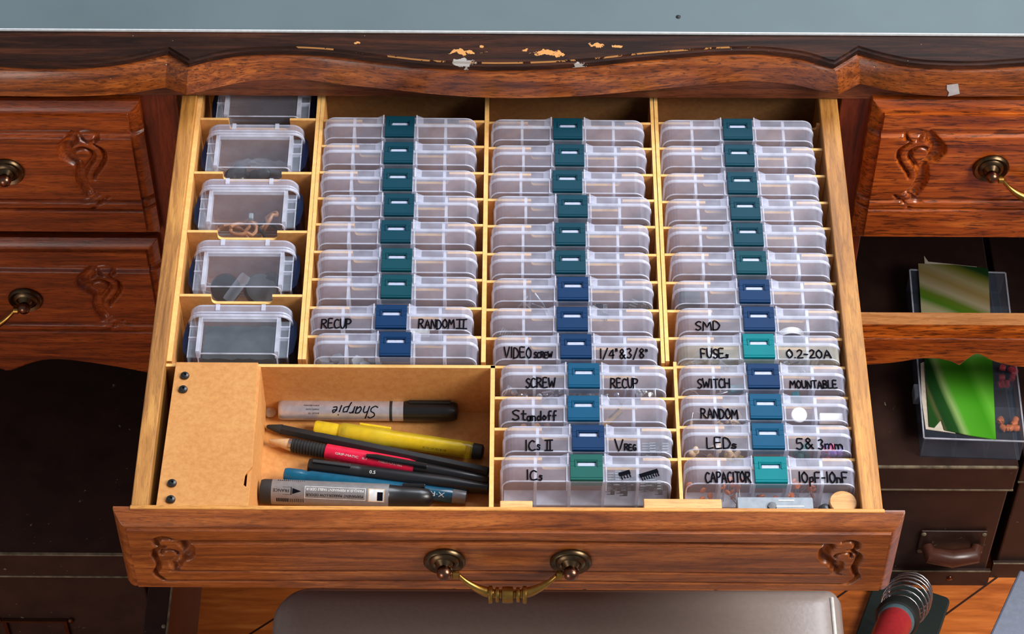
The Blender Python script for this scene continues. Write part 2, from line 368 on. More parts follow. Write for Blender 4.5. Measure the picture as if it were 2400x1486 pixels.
for sec in range(5):
    a,b=T0[sec],TB[sec]; n=NS[sec]
    for i in range(n+(1 if sec==4 else 0)):
        s=i/n
        pa=a[0][0]+(a[-1][0]-a[0][0])*s; pb=b[0][0]+(b[-1][0]-b[0][0])*s
        t=atz(pa,interp(a,pa),ZT); g=atz(pa,interp(a,pa)+20,.738); bt=atz(pb,interp(b,pb),.712)
        x=t[0]; xb=bt[0]
        k=0
        allrows[0].append((x,.10,ZT)); allrows[1].append((x,t[1]+.0012,ZT)); allrows[2].append((x,t[1]+.0003,ZT-.0016))
        allrows[3].append((x,t[1]-.0018,ZT-.0022)); allrows[4].append((x,g[1],ZT-.0055)); 
        allrows[5].append((x,g[1]+.0012,ZT-.0072))
        for j in range(prof_n):
            q=j/(prof_n-1)*math.pi/2
            yy=g[1]+.0006+(bt[1]-g[1]-.0006)*math.sin(q); zz=.7376-.0256*(1-math.cos(q))
            allrows[6+j].append((x+(xb-x)*j/(prof_n-1),yy,zz))
nc=len(allrows[0])
allrows.append([(p[0],.004,.712) for p in allrows[-1]])
top=MB().mat('top'); top.v=[p for r in allrows for p in r]
for r_ in range(len(allrows)-1):
    for c in range(nc-1):
        top.f.append((r_*nc+c,r_*nc+c+1,(r_+1)*nc+c+1,(r_+1)*nc+c)); top.m.append(0 if r_<4 else 1)
top.mats=['top','mold']
o=dpart(top,'edge_moulding',smooth=28)
b=MB().mat('top').box(-.80,.80,.06,.62,.715,.7449); dpart(b,'desktop',bevel=.001)
# rail above the drawers, carcass stiles, dividers, back, legs
b=MB().mat('rail').box(-.80,.80,.004,.05,.692,.7125); dpart(b,'front_rail')
for sx in (-1,1):
    xi=.2815*sx; xo=.318*sx
    b=MB().mat('stile').box(min(xi,xo),max(xi,xo),.006,.035,.325,.6925); dpart(b,'stile',bevel=.0008)
    b=MB().mat('stile').box(*sorted((.300*sx,.318*sx)),.035,.60,.325,.715); dpart(b,'pedestal_side')
    b=MB().mat('stile').box(*sorted((.70*sx,.722*sx)),.004,.60,.325,.715); dpart(b,'pedestal_side')
    for x in (.298,.705):
        for y in (.024,.57):
            prof=[(.019,.33),(.021,.27),(.015,.12),(.012,.05),(.017,.012),(.016,0)]
            b=MB().mat('stile').lathe(prof,14,Matrix.Translation((x*sx,y,0))); dpart(b,'leg',smooth=40)
b=MB().mat('stile').box(-.71,.71,.60,.612,.325,.715); dpart(b,'back_panel')
b=MB().mat('stile').box(-.700,-.318,.010,.035,.508,.516); dpart(b,'drawer_divider_rail')
# right pedestal: bottom rail with a raw top face and scalloped apron, seen through the missing drawer
zr=.374
def scal_right(px): return aty(px,interp([(2020,857),(2100,850),(2160,841),(2200,842),(2235,850),(2248,857),(2262,846),(2290,830),(2320,844),(2360,856),(2400,861),(2480,866),(2700,850)],px),-.002)
b=MB().mat('face')
pts=[(float(scal_right(px)[0]),float(scal_right(px)[2])) for px in range(2000,2950,8)]
pts=[p for p in pts if .318<=p[0]<=.70]; pts=[(.3182,pts[0][1])]+pts+[(.6998,pts[-1][1])]
b.prism(pts+[(.6998,zr),(.3182,zr)],0,.018,Matrix.Translation((0,.016,0))@XZ)
dpart(b,'apron',bevel=.0012)
b=MB().mat('rawmid').box(.3182,.6998,.0155,.030,.352,zr+.0004); dpart(b,'bottom_rail')
# front gilded lip under the apron scallop (carved bead)
# ------------------------------------------------------------------ carved fronts
KD=1.6
def capsule(X,Z,chain):
    out=np.full(X.shape,9.)
    for (x0,z0,r0),(x1,z1,r1) in zip(chain[:-1],chain[1:]):
        dx,dz=x1-x0,z1-z0; L=dx*dx+dz*dz+1e-12
        t=np.clip(((X-x0)*dx+(Z-z0)*dz)/L,0,1)
        d=np.hypot(X-x0-t*dx,Z-z0-t*dz)/(r0+(r1-r0)*t); out=np.minimum(out,d)
    return out
def smoothchain(c,n=5):
    out=[]
    for i in range(len(c)-1):
        p0,p1,p2,p3=[np.array(c[k]) for k in (max(i-1,0),i,i+1,min(i+2,len(c)-1))]
        for t in np.arange(0,1,1/n): out.append(tuple(.5*((2*p1)+(-p0+p2)*t+(2*p0-5*p1+4*p2-p3)*t*t+(-p0+3*p1-3*p2+p3)*t**3)))
    return out+[tuple(c[-1])]
def carved(name,mat,x0,x1,z1,zb,yb,d_out,d_in,d_field,ew,feats,xs,res,parent):
    zb_f=zb if callable(zb) else (lambda x:zb)
    nz=int((z1-min(zb_f(x0),zb_f(x1)))/res)
    # z rows with extra density near the edges
    V=np.linspace(0,1,nz); V=np.unique(np.concatenate([V,np.array([.0,ew*.25,ew*.5,ew*.75,ew,ew*1.12])/(z1-zb_f(x0)),1-np.array([.0,ew*.25,ew*.5,ew*.75,ew,ew*1.12])/(z1-zb_f(x0))]))
    xs=np.unique(np.concatenate([xs,[x0,x1],x0+np.array([.25,.5,.75,1,1.12])*ew,x1-np.array([.25,.5,.75,1,1.12])*ew]))
    ZB=np.array([zb_f(x) for x in xs]); X=np.repeat(xs[None,:],len(V),0)
    zlo=float(ZB.min()); zm=float(ZB.max())+.012; ZL=zlo+(z1-zlo)*V
    Z=np.where(ZL[:,None]>=zm,ZL[:,None],ZB[None,:]+(zm-ZB[None,:])*((ZL[:,None]-zlo)/(zm-zlo))) if callable(zb) else ZB[None,:]+(z1-ZB)[None,:]*V[:,None]
    e=np.minimum(np.minimum(X-x0,x1-X),np.minimum(Z-ZB[None,:],z1-Z))
    q=np.clip(e/ew,0,1); D=d_out+(d_in-d_out)*np.sin(q*math.pi/2)
    D=np.where(e>ew*1.05,d_field,D)
    H=np.zeros_like(X)
    for kind,ch,amp in feats:
        d=capsule(X,Z,ch)
        if kind=='cut': H=np.minimum(H,-amp*KD*np.clip(1-d**2,0,1)**.6)
        elif kind=='flat': H=np.minimum(H,-amp*KD*np.clip((1-d)*4,0,1))
        elif kind=='ridge':
            w=np.clip((1-d)*2.5,0,1); H=H*(1-w)+(amp*np.sqrt(np.clip(1-d**2,0,1))-amp*.25)*w
        elif kind=='line': H=np.minimum(H,-amp*np.clip((1-d)*1.6,0,1))
    for _ in range(3):
        P_=np.pad(H,1,mode='edge'); H=(P_[1:-1,1:-1]*2+P_[:-2,1:-1]+P_[2:,1:-1]+P_[1:-1,:-2]+P_[1:-1,2:])/6
    D=D+H
    nx=len(xs); nv=len(V)
    vs=np.stack([X,yb-D,Z],-1).reshape(-1,3).tolist()
    fs=[(r*nx+c,r*nx+c+1,(r+1)*nx+c+1,(r+1)*nx+c) for r in range(nv-1) for c in range(nx-1)]
    loop=[c for c in range(nx)]+[r*nx+nx-1 for r in range(1,nv)]+[(nv-1)*nx+c for c in range(nx-2,-1,-1)]+[r*nx for r in range(nv-2,0,-1)]
    b0=len(vs); vs+=[(vs[i][0],yb,vs[i][2]) for i in loop]; n=len(loop)
    fs+=[(loop[i],b0+i,b0+(i+1)%n,loop[(i+1)%n]) for i in range(n)]; fs.append(tuple(range(b0,b0+n)))
    mb=MB().mat(mat); mb.v=vs; mb.f=fs; mb.m=[0]*len(fs)
    return mb.build(name,parent,smooth=35)
def chain_px(c,sc,ox,oy,yp,rs):
    out=[]
    for x,y,r in c:
        p=aty(ox+x/sc,oy+y/sc,yp); out.append((p[0],p[2],r*rs))
    return out
# side-drawer scroll, traced on the upper left drawer
YS=-.010
def side_feats():
    S5=lambda c: chain_px(c,5.716,0,280,YS,1/5.716/2750.)
    F=[('flat',S5([(900,205,50),(300,203,48),(-3600,203,48)]),.0022),
       ('cut',smoothchain(S5([(1000,215,60),(930,330,110),(880,440,115),(960,540,95),(1060,610,60)])),.0042),
       ('cut',smoothchain(S5([(1060,600,60),(1075,700,70),(1070,800,70),(1120,910,70),(1190,1010,60)])),.0036),
       ('cut',smoothchain(S5([(1060,190,36),(1180,172,36),(1275,215,36),(1290,270,32),(1255,315,24)])),.0030),
       ('cut',smoothchain(S5([(1040,240,40),(1080,270,40),(1160,320,14)])),.0030),
       ('ridge',smoothchain(S5([(985,400,50),(1090,345,52),(1230,400,55),(1310,500,55),(1270,610,52),(1190,720,50),(1190,830,50),(1240,930,48),(1330,1010,42)])),.0026),
       ('ridge',S5([(1165,250,52),(1185,255,52)]),.0028),
       ('cut',smoothchain(S5([(960,500,22),(980,430,24),(1110,392,24),(1230,450,30),(1245,530,36),(1180,630,40),(1125,730,40),(1135,830,38),(1200,940,40),(1300,1010,40)])),.0032),
       ('ridge',S5([(1080,485,100),(1140,485,100)]),.0020),
       ('cut',smoothchain(S5([(1250,345,12),(1375,430,24),(1400,540,26),(1345,650,26),(1275,750,22),(1265,810,10)])),.0034),
       ('cut',S5([(1290,1020,30),(1150,1105,50),(1000,1090,26),(-3600,1085,26)]),.0026),
       ('ridge',S5([(1330,1040,34),(1190,1145,34),(-3600,1145,36)]),.0020),
       ('line',S5([(1460,1035,14),(1235,1212,20),(-3600,1200,18)]),.0060),
       ('line',S5([(960,166,15),(-3600,166,15)]),.0050),
       ('line',S5([(1130,1088,18),(-3600,1084,15)]),.0045),
       ('line',smoothchain(S5([(1375,430,16),(1400,540,19),(1346,650,19),(1275,750,16),(1265,810,9)])),.0060),
       ('line',smoothchain(S5([(970,480,13),(1010,415,15),(1110,388,17),(1225,440,18),(1245,530,19),(1180,630,20),(1125,730,20),(1135,830,20),(1200,940,20),(1290,1000,18)])),.0055),
       ('line',smoothchain(S5([(1200,165,12),(1290,205,16),(1310,262,16),(1262,318,13)])),.0050)]
    return F
SF=side_feats()
eye5=aty(1110/5.716,280+480/5.716,YS)
def xform(F,fx,fz):
    return [(k,[(fx(x),fz(z),r) for x,z,r in c],a) for k,c,a in F]
def mirror_about(F,xm): return [(k,[(2*xm-x,z,r) for x,z,r in c],a) for k,c,a in F]
def xsamples(x0,x1,res,w): return np.concatenate([np.arange(x0,x0+w,res),np.arange(x0+w,x1-w,.006),np.arange(x1-w,x1,res)])
def rosette_handle(parent,xc,z,y,sp,rr=.0158,bail=True,name='pull_handle',hang=.0175):
    """two turned rosettes with ball studs and a drooping bail; three pieces of one part"""
    for s in (-1,1):
        T=Matrix.Translation((xc+s*sp,y,z))
        mb=MB().mat('bronze').lathe([(.0155,0),(rr,.0012),(rr,.0026),(.0142,.0042),(.0122,.0034),(.0112,.0030),(.0102,.0042),(.0082,.0050),(.0070,.0040),(.0062,.0048),(.0040,.0075),(.0030,.0085)],32,T,'y')
        a=mb.build('rosette',parent,smooth=45)
        mb=MB().mat('brassk').lathe([(.003,.004),(.0044,.0046),(.0046,.0056),(.0034,.0064),(.0036,.0070),(.0050,.0086),(.0058,.0115),(.0052,.0145),(.0032,.0165),(.0008,.0172)],20,T,'y')
        a=mb.build('stud',parent,smooth=50); a['label']='rounded copper-toned stud'
    P=[];Rr=[]
    n=28
    for i in range(n+1):
        u=-1+2*i/n; au=abs(u)
        xx=xc+u*(sp-.0105)
        drop=hang*(1-au**2.6); out=.0095+.0075*(1-au**2)
        P.append((xx,y-out,z-.0065-drop)); Rr.append(.0019+.0021*max(0,1-abs(au-.42)/.42)**.8 if au>.12 else .0036)
    mb=MB().mat('brass').tube(P,Rr,12)
    for s,rad,w in ((0,.0062,.0040),(-1,.0056,.0012),(1,.0056,.0012),(-2,.0066,.0014),(2,.0066,.0014)):
        dx={0:0,1:.0078,2:.0128}[abs(s)]*(1 if s>=0 else -1)
        yy=y-.017; zz=z-.0065-hang
        mb.lathe([(rad*.6,-w-.0006),(rad,-w),(rad*1.04,0),(rad,w),(rad*.6,w+.0006)],20,Matrix.Translation((xc+dx,yy,zz+(abs(dx)*.02))),'x')
    for s in (-1,1): mb.lathe([(.0012,-.003),(.0034,-.002),(.0034,.002),(.0012,.003)],12,Matrix.Translation((xc+s*(sp-.0085),y-.0098,z-.0055)),'x')
    a=mb.build('bail_pull',parent,smooth=50)
def drawer_part(name,loc,label=None):
    o=dpart(MB().mat('oak').box(0,0,0,0,0,0),name)
    return o
# upper left
xo=-.3125
def side_drawer(mat,x0,x1,z1,zb,F,hx,hz,label,xs):
    o=carved('drawer',mat,x0,x1,z1,zb,.008,.009,.0145,.018,.0095,F,xs,.0006,desk)
    o.matrix_parent_inverse=DI.copy(); o['label']=label
    rosette_handle(o,hx,hz,YS+.0002,.0478)
    return o
xa=xo-.335
hp=aty(15,400,YS)
FL=SF+mirror_about(SF,(xo+xa)/2)
side_drawer('faceup',xa,xo,.6895,.5215,FL,hp[0]-.0478,hp[2],'shut upper left drawer with carved scroll front',xsamples(xa,xo,.0007,.105))
# lower left, scalloped bottom
eye2=aty(1160/4.95,580+450/4.95,YS); dx=eye2[0]-eye5[0]; dz=eye2[2]-eye5[2]
xo2=-.3165; xa2=xo2-.335
SF2=xform(SF,lambda x:x+dx,lambda z:(z-eye5[2])*.93+eye2[2])
def scal_left(x):
    t=(x+.478)                      # centre point of the scallop
    a=abs(t+.001)
    z=.3165+.020*math.sin(min(a/.05,1)*math.pi/2)
    if a>.05: z=.3365-.026*min((a-.05)/.10,1.1)**1.4
    return z
hp2=aty(60,700,YS)
side_drawer('faceup',xa2,xo2,.5130,scal_left,SF2+mirror_about(SF2,(xo2+xa2)/2),hp2[0]-.0478,hp2[2],'shut lower left drawer with scalloped bottom edge',xsamples(xa2,xo2,.0007,.11))
# upper right
eyeR=aty(1960+860/4.37,220+620/4.37,YS); xm=(eyeR[0]+eye5[0])/2
SR=[(k,[(2*xm-x,z+eyeR[2]-eye5[2],r) for x,z,r in c],a) for k,c,a in SF]
xi=.3065; xb=xi+.335; hr=aty(2322,392,YS)
side_drawer('face',xi,xb,.6965,.5205,SR+mirror_about(SR,(xi+xb)/2),hr[0]+.0478,hr[2],'shut upper right drawer with carved scroll front',xsamples(xi,xb,.0007,.105))
# ------------------------------------------------------------------ the pulled-out middle drawer
YM=-.4295
def main_feats():
    S3=lambda c: chain_px(c,5.333,250,1180,YM,1/5.333/3180.)
    E=5200
    return [('flat',S3([(940,488,34),(E,488,34)]),.0026),
      ('cut',smoothchain(S3([(930,500,50),(1010,560,80),(1010,640,75),(930,710,55),(890,780,45)])),.0046),
      ('cut',smoothchain(S3([(860,720,80),(850,780,60),(880,830,30)])),.0036),
      ('cut',smoothchain(S3([(800,455,26),(700,440,34),(620,470,45),(620,520,34),(670,545,16)])),.0036),
      ('ridge',smoothchain(S3([(700,475,40),(770,470,34)])),.0026),
      ('ridge',smoothchain(S3([(740,545,30),(830,535,50),(920,585,52),(890,650,45)])),.0022),
      ('cut',smoothchain(S3([(720,545,22),(610,600,40),(600,660,42),(650,740,40),(650,820,40),(610,880,28),(720,960,22)])),.0038),
      ('ridge',smoothchain(S3([(650,620,36),(690,700,50),(730,770,52),(700,850,46),(720,905,40),(830,915,36)])),.0022),
      ('ridge',S3([(780,625,62),(800,630,62)]),.0012),
      ('cut',smoothchain(S3([(685,640,14),(700,600,18),(780,585,18),(870,610,18),(895,650,14)])),.0030),
      ('line',S3([(800,850,14),(E,852,14)]),.0045),('line',S3([(960,478,17),(E,478,17)]),.0055),
      ('ridge',S3([(780,912,40),(E,912,40)]),.0016),
      ('line',S3([(590,885,13),(735,970,15),(E,972,14)]),.0050),
      ('line',smoothchain(S3([(700,560,13),(605,605,18),(585,655,18),(640,740,18),(645,820,18),(610,885,14)])),.0055),
      ('line',smoothchain(S3([(690,640,11),(705,598,13),(780,583,14),(870,605,14),(898,650,11)])),.0050),
      ('line',smoothchain(S3([(1075,560,12),(1085,640,14),(1030,700,14),(925,722,13),(920,780,12)])),.0045)]
MF=main_feats()
mx0,mx1=-.2895,.2935
eA=aty(250+780/5.333,1180+625/5.333,YM); eB=aty(1700+950/3.43,1140+585/3.43,YM)
MR=mirror_about(MF,(eA[0]+eB[0])/2)
cutl=lambda F,lo,hi:[(k,[(min(max(x,lo),hi),z,r) for x,z,r in c],a) for k,c,a in F]
MFc=cutl(MF,-.4,.0); MRc=cutl(MR,0.,.4)
drawer=carved('drawer','facem',mx0,mx1,.6895,.5935,-.4145,.0025,.0127,.0150,.0092,MFc+MRc,np.concatenate([np.arange(mx0,mx0+.075,.0006),np.arange(mx0+.075,mx1-.075,.008),np.arange(mx1-.075,mx1,.0006)]),.0005,desk)
drawer.matrix_parent_inverse=DI.copy(); drawer['label']='pulled-out middle drawer full of sorted parts boxes'
rc=aty(1190,1313,YM)
rosette_handle(drawer,rc[0],rc[2],YM+.0002,.0472,hang=.0150)
# drawer box
YB=.052
for sx,x0,x1 in ((-1,-.2765,-.2640),(1,.2620,.2775)):
    b=MB().mat('oak').box(x0,x1,-.4140,YB,.598,R); b.build('drawer_side',drawer,bevel=.0008)
b=MB().mat('oakx').box(-.2770,.2785,-.4170,-.4138,.6885,R+.0006); b.build('front_lip',drawer,bevel=.0006)
b=MB().mat('oakx').box(-.2770,.2775,-.4172,-.4139,.598,.6886); b.build('drawer_inner_front',drawer)
b=MB().mat('mdf').box(-.2640,.2620,-.4139,YB,.620,.626); b.build('drawer_bottom',drawer)
b=MB().mat('oakx').box(-.2640,.2620,YB-.008,YB,.606,.680); b.build('drawer_back',drawer)
# mat on the desktop
b=MB().mat('mat').box(-.78,.78,.0265,.60,ZT+.0001,ZT+.0022)
b.mat('matedge').box(-.78,.78,.0255,.0265,ZT+.0001,ZT+.0022)
o=b.build('desk_mat'); tag(o,'blue-grey desk mat lying on the desktop along its back','desk mat')
b=MB().mat('dark').lathe([(.0018,0),(.0020,.0006),(.0012,.0012),(.0003,.0014)],12)
p=atz(1590,40,ZT+.0022); o=b.build('crumb',loc=p,smooth=40); tag(o,'tiny dark speck of grit lying on the blue-grey desk mat','crumb')
# tape scrap on the right moulding
tp=[(2219,199),(2245,195),(2249,220),(2221,226),(2224,216),(2219,210)]
vs=[]
for px,py in tp:
    q=aty(px,py,-.0098); vs.append(tuple(q))
# lies on the moulding face: cylinder-like, take y from the local profile
def face_point(px,py):
    # march the camera ray to the moulding surface height band
    best=None
    pa=px
    t=atz(pa,interp(T0[4],pa),ZT); g=atz(pa,interp(T0[4],pa)+20,.738); bt=atz(px,interp(TB[4],px),.712)
    for j in range(61):
        q=j/60*math.pi/2; yy=g[1]+.0006+(bt[1]-g[1]-.0006)*math.sin(q); zz=.7376-.0256*(1-math.cos(q))
        d=_ray(px,py); tt=(zz-CAM[2])/d[2]; e=abs((CAM+d*tt)[1]-yy)
        if best is None or e<best[0]: best=(e,(CAM+d*tt)[0],yy-.0007,zz+.0005)
    return best[1:]
V=[face_point(*p) for p in tp]
b=MB().mat('tape'); n=len(V); b.add(V+[(x,y+.0006,z-.0005) for x,y,z in V],[tuple(range(n)),tuple(range(2*n-1,n-1,-1))]+[(i,(i+1)%n,n+(i+1)%n,n+i) for i in range(n)])
o=b.build('tape_scrap'); tag(o,'small scrap of grey tape stuck on the right part of the wavy desk edge','tape')
# ================================================================== ORGANISER
ZF=.626; PZ=.6835
org=empty('drawer_organizer',(0,-.2,ZF),0,'hardboard organizer of long and notched cross dividers filling the open drawer','drawer organizer')
OI=Matrix.Translation((0,-.2,ZF)).inverted()
def opart(mb,name,**k):
    o=mb.build(name,org,**k); o.matrix_parent_inverse=OI.copy(); return o
def board(x0,x1,y0,y1,z0=ZF,z1=PZ,name='long_divider'):
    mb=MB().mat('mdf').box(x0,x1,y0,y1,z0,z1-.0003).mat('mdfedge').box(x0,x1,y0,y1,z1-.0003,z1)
    return opart(mb,name)
board(-.2639,-.2600,-.2740,.043)
board(-.1625,-.1595,-.2715,.043); board(-.1592,-.1562,-.2715,.043)
board(-.0203,-.0168,-.2735,.043)
board(.1195,.1222,-.2735,.043); board(.1228,.1258,-.2715,.043)
board(.1286,.1312,-.4136,-.2722)
board(-.0128,-.0095,-.4136,-.2768)
board(-.2639,-.0095,-.2793,-.2765,name='tray_back_wall')
board(-.2639,.1255,.0435,.0460,name='end_wall') if False else None
def cross(x0,x1,y,nl,nr,dep=.012,rr=.003,name='cross_divider',mats=('mdf','mdfedge'),th=.0025,ztop=PZ-.0003):
    """card divider with a finger notch between nl and nr"""
    if nl is None: pts=[(x0,ZF),(x1,ZF),(x1,ztop),(x0,ztop)]
    else:
        pts=[(x0,ZF),(x1,ZF),(x1,ztop),(nr,ztop)]
        for i in range(5):
            a=math.radians(i*22.5); pts.append((nr-rr+rr*math.cos(-a)-0,ztop-dep+rr-rr*math.sin(a)))
        for i in range(5):
            a=math.radians(90-i*22.5); pts.append((nl+rr-rr*math.cos(a),ztop-dep+rr-rr*math.sin(a)))
        pts+=[(nl,ztop),(x0,ztop)]
    mb=MB(); mb.mats=list(mats)
    n=len(pts); vs=[(x,y-th/2,z) for x,z in pts]+[(x,y+th/2,z) for x,z in pts]
    mb.v=vs
    for i in range(n):
        mb.f.append((i,(i+1)%n,n+(i+1)%n,n+i)); mb.m.append(1 if i>=2 else 0)
    mb.f.append(tuple(range(n-1,-1,-1))); mb.m.append(0); mb.f.append(tuple(range(n,2*n))); mb.m.append(0)
    return opart(mb,name)
# ------------------------------------------------------------------ compartment boxes
BH=.0635; BZ=ZF
LM={'t':'teal','d':'teal2','n':'navy','b':'blue','B':'bteal','g':'green'}
def outline(w,z0,z1,r,n=5): return rrect(-w,w,z0,z1,r,n)
def shell(mb,secs,front=False,back=False,skip_top=None):
    n=len(secs[0][1]); base=len(mb.v); vs=[]; fs=[]
    for y,o in secs: vs+=[(x,y,z) for x,z in o]
    for k in range(len(secs)-1):
        for i in range(n): fs.append((k*n+i,k*n+(i+1)%n,(k+1)*n+(i+1)%n,(k+1)*n+i))
    if front: fs.append(tuple(range(n)))
    if back: fs.append(tuple(range((len(secs)-1)*n,len(secs)*n)))
    mb.add(vs,fs)
def rim(mb,y,o,r,n=6): mb.tube([(x,y,z) for x,z in o]+[(o[0][0],y,o[0][1])],r,n)
def make_tray(mat='tray'):
    mb=MB().mat(mat)
    o0=outline(.0628,.0012,BH-.0016,.0075); o1=outline(.0645,.0004,BH-.0004,.0082); o2=outline(.0648,.0002,BH,.0085)
    shell(mb,[(-.0120,o0),(-.0106,o1),(.0022,o2)],front=True)
    mb.mat('rib'); rim(mb,-.0110,outline(.0642,.0006,BH-.0007,.0080),.00055); rim(mb,.0022,outline(.0650,.0002,BH+.0001,.0086),.0009)
    for x in (-.039,-.013,.013,.039): mb.box(x-.0011,x+.0011,-.0115,.0020,.0015,BH-.0012)
    mb.box(-.063,.063,-.0112,.0020,BH*.5-.0007,BH*.5+.0007)
    for x in (-.0150,.0150): mb.box(x-.0005,x+.0005,-.0117,.0020,BH-.012,BH+.0004)
    return mb.build('tray')
def make_lid(mat='lid'):
    mb=MB().mat(mat)
    o2=outline(.0652,.0002,BH+.0003,.0088); o3=outline(.0636,.0008,BH-.0006,.0080)
    shell(mb,[(.0030,o2),(.0102,o2),(.0118,o3)],back=True)
    mb.mat('rib'); rim(mb,.0034,o2,.0007); rim(mb,.0112,outline(.0644,.0006,BH,.0084),.0005)
    for x in (-.039,.039): mb.box(x-.0012,x+.0012,.0036,.0108,BH-.0035,BH-.0004)
    for s in (-1,1):       # little upturned horns on both sides of the latch
        mb.mat(mat); vs=[(s*.0135,.0035,BH+.0002),(s*.0135,.0116,BH+.0002),(s*.0200,.0116,BH+.0002),(s*.0200,.0035,BH+.0002),(s*.0142,.0040,BH+.0016),(s*.0142,.0121,BH+.0026)]
        mb.add(vs,[(0,3,2,1),(0,1,5,4),(4,5,2,3),(0,4,3),(1,2,5)])
        mb.mat('rib').tube([(s*.0142,.0032,BH+.0012),(s*.0142,.0122,BH+.0026)],.0006,6)
    return mb.build('lid')
def make_latch(mat):
    mb=MB().mat(mat); z0,z1=BH+.0004,BH+.0026; X=.0124; Y0,Y1=-.0096,.0106; sx=.0072; sy0,sy1=.0008,.0050
    for (a,b_,c,d) in ((-X,X,Y0,sy0),(-X,X,sy1,Y1),(-X,-sx,sy0,sy1),(sx,X,sy0,sy1)): mb.box(a,b_,c,d,z0,z1)
    mb.box(-X,X,Y0-.0018,Y0,BH-.0060,z1-.0003); mb.box(-X,X,Y1,Y1+.0014,BH-.0060,z1-.0006)
    w=.0009
    for (a,b_,c,d) in ((-sx-2*w,sx+2*w,sy1+w,sy1+2*w),(-sx-2*w,-sx-w,sy0-w,sy1+w),(sx+w,sx+2*w,sy0-w,sy1+w)): mb.box(a,b_,c,d,z1,z1+.0005)
    mb.mat('slotw').box(-sx+.0006,sx-.0006,sy0+.0003,sy1-.0003,BH+.0001,BH+.0012)
    return mb.build('latch',bevel=.0003)
trays={k:make_tray(k) for k in ('tray','tray2')}; lid0=make_lid()
latches={}
used=set()
def use(o,parent):
    """first use keeps the object, later uses are copies sharing its mesh"""
    if o.name in used: o=o.copy(); COL.objects.link(o)
    else: used.add(o.name)
    o.parent=parent; return o
cols=[
 [(898,970,281),(898,970,342),(897,970,404),(901,973,463),(893,966,525),(894,969,591),(893,968,653),(880,957,723),(890,966,787)],
 [(1295,1366,286),(1299,1370,347),(1292,1364,408),(1305,1379,465),(1300,1373,531),(1299,1374,596),(1305,1380,658),(1303,1379,728),(1311,1388,792),(1329,1407,860),(1327,1407,936),(1338,1418,1005),(1333,1415,1070)],
 [(1691,1763,287),(1695,1767,348),(1701,1774,412),(1708,1781,472),(1714,1788,532),(1721,1796,597),(1728,1804,664),(1740,1815,728),(1738,1813,789),(1749,1828,861),(1752,1832,932),(1763,1842,1001),(1768,1848,1079)]]
lcol=['tttttddnn','ttttttnnnbbng','tttttdnnBnbbB']
lcol=[c if len(c)==len(k) else c[:len(k)] for c,k in zip(lcol,cols)]
TXT={(0,7):[('RECUP',750,820,1),('RANDOM',983,1068,1),('J',1073,1098,1)],
 (1,8):[('VIDEO',1178,1243,1.15),('SCREW',1250,1293,.62),('1/4"&3/8"',1408,1522,1.05)],
 (1,9):[('SCREW',1230,1300,1),('RECUP',1433,1497,1)],
 (1,10):[('St',1197,1230,1.1),('andoff',1232,1302,1.0)],
 (1,11):[('ICs',1228,1263,1.05),('J',1275,1293,1.05),('V',1443,1462,1.2),('REG',1466,1493,.6)],
 (1,12):[('ICs',1231,1268,1)],
 (2,7):[('SMD',1627,1685,1)],
 (2,8):[('FUSE',1640,1695,1),('s',1698,1705,.7),('0.2-20A',1845,1951,.9)],
 (2,9):[('SWITCH',1632,1708,.95),('MOUNTABLE',1853,1965,.8)],
 (2,10):[('RANDOM',1640,1727,1)],
 (2,11):[('LED',1654,1710,1.1),('s',1712,1724,.9),('5&',1868,1908,1.1),('3mm',1920,1978,1.0)],
 (2,12):[('CAPACITOR',1650,1758,1.05),('10pF-10nF',1874,1990,1.05)]}
WORDS={(0,7):'RECUP and RANDOM II',(1,8):'VIDEO SCREW 1/4 and 3/8 inch',(1,9):'SCREW RECUP',(1,10):'Standoff',(1,11):'ICs II and VREG',(1,12):'ICs beside two drawn chips',(2,7):'SMD',(2,8):'FUSES 0.2-20A',(2,9):'SWITCH MOUNTABLE',(2,10):'RANDOM alone',(2,11):'LEDs 5 & 3mm',(2,12):'CAPACITOR 10pF-10nF'}
ORD=['rearmost','second from the back','third from the back','fourth from the back','fifth from the back','sixth from the back','seventh from the back','eighth from the back','ninth from the back']
CN=['left','middle','right']; LN={'t':'dark teal','d':'dark teal','n':'navy','b':'petrol blue','B':'bright turquoise','g':'grey-green'}
boxes={}
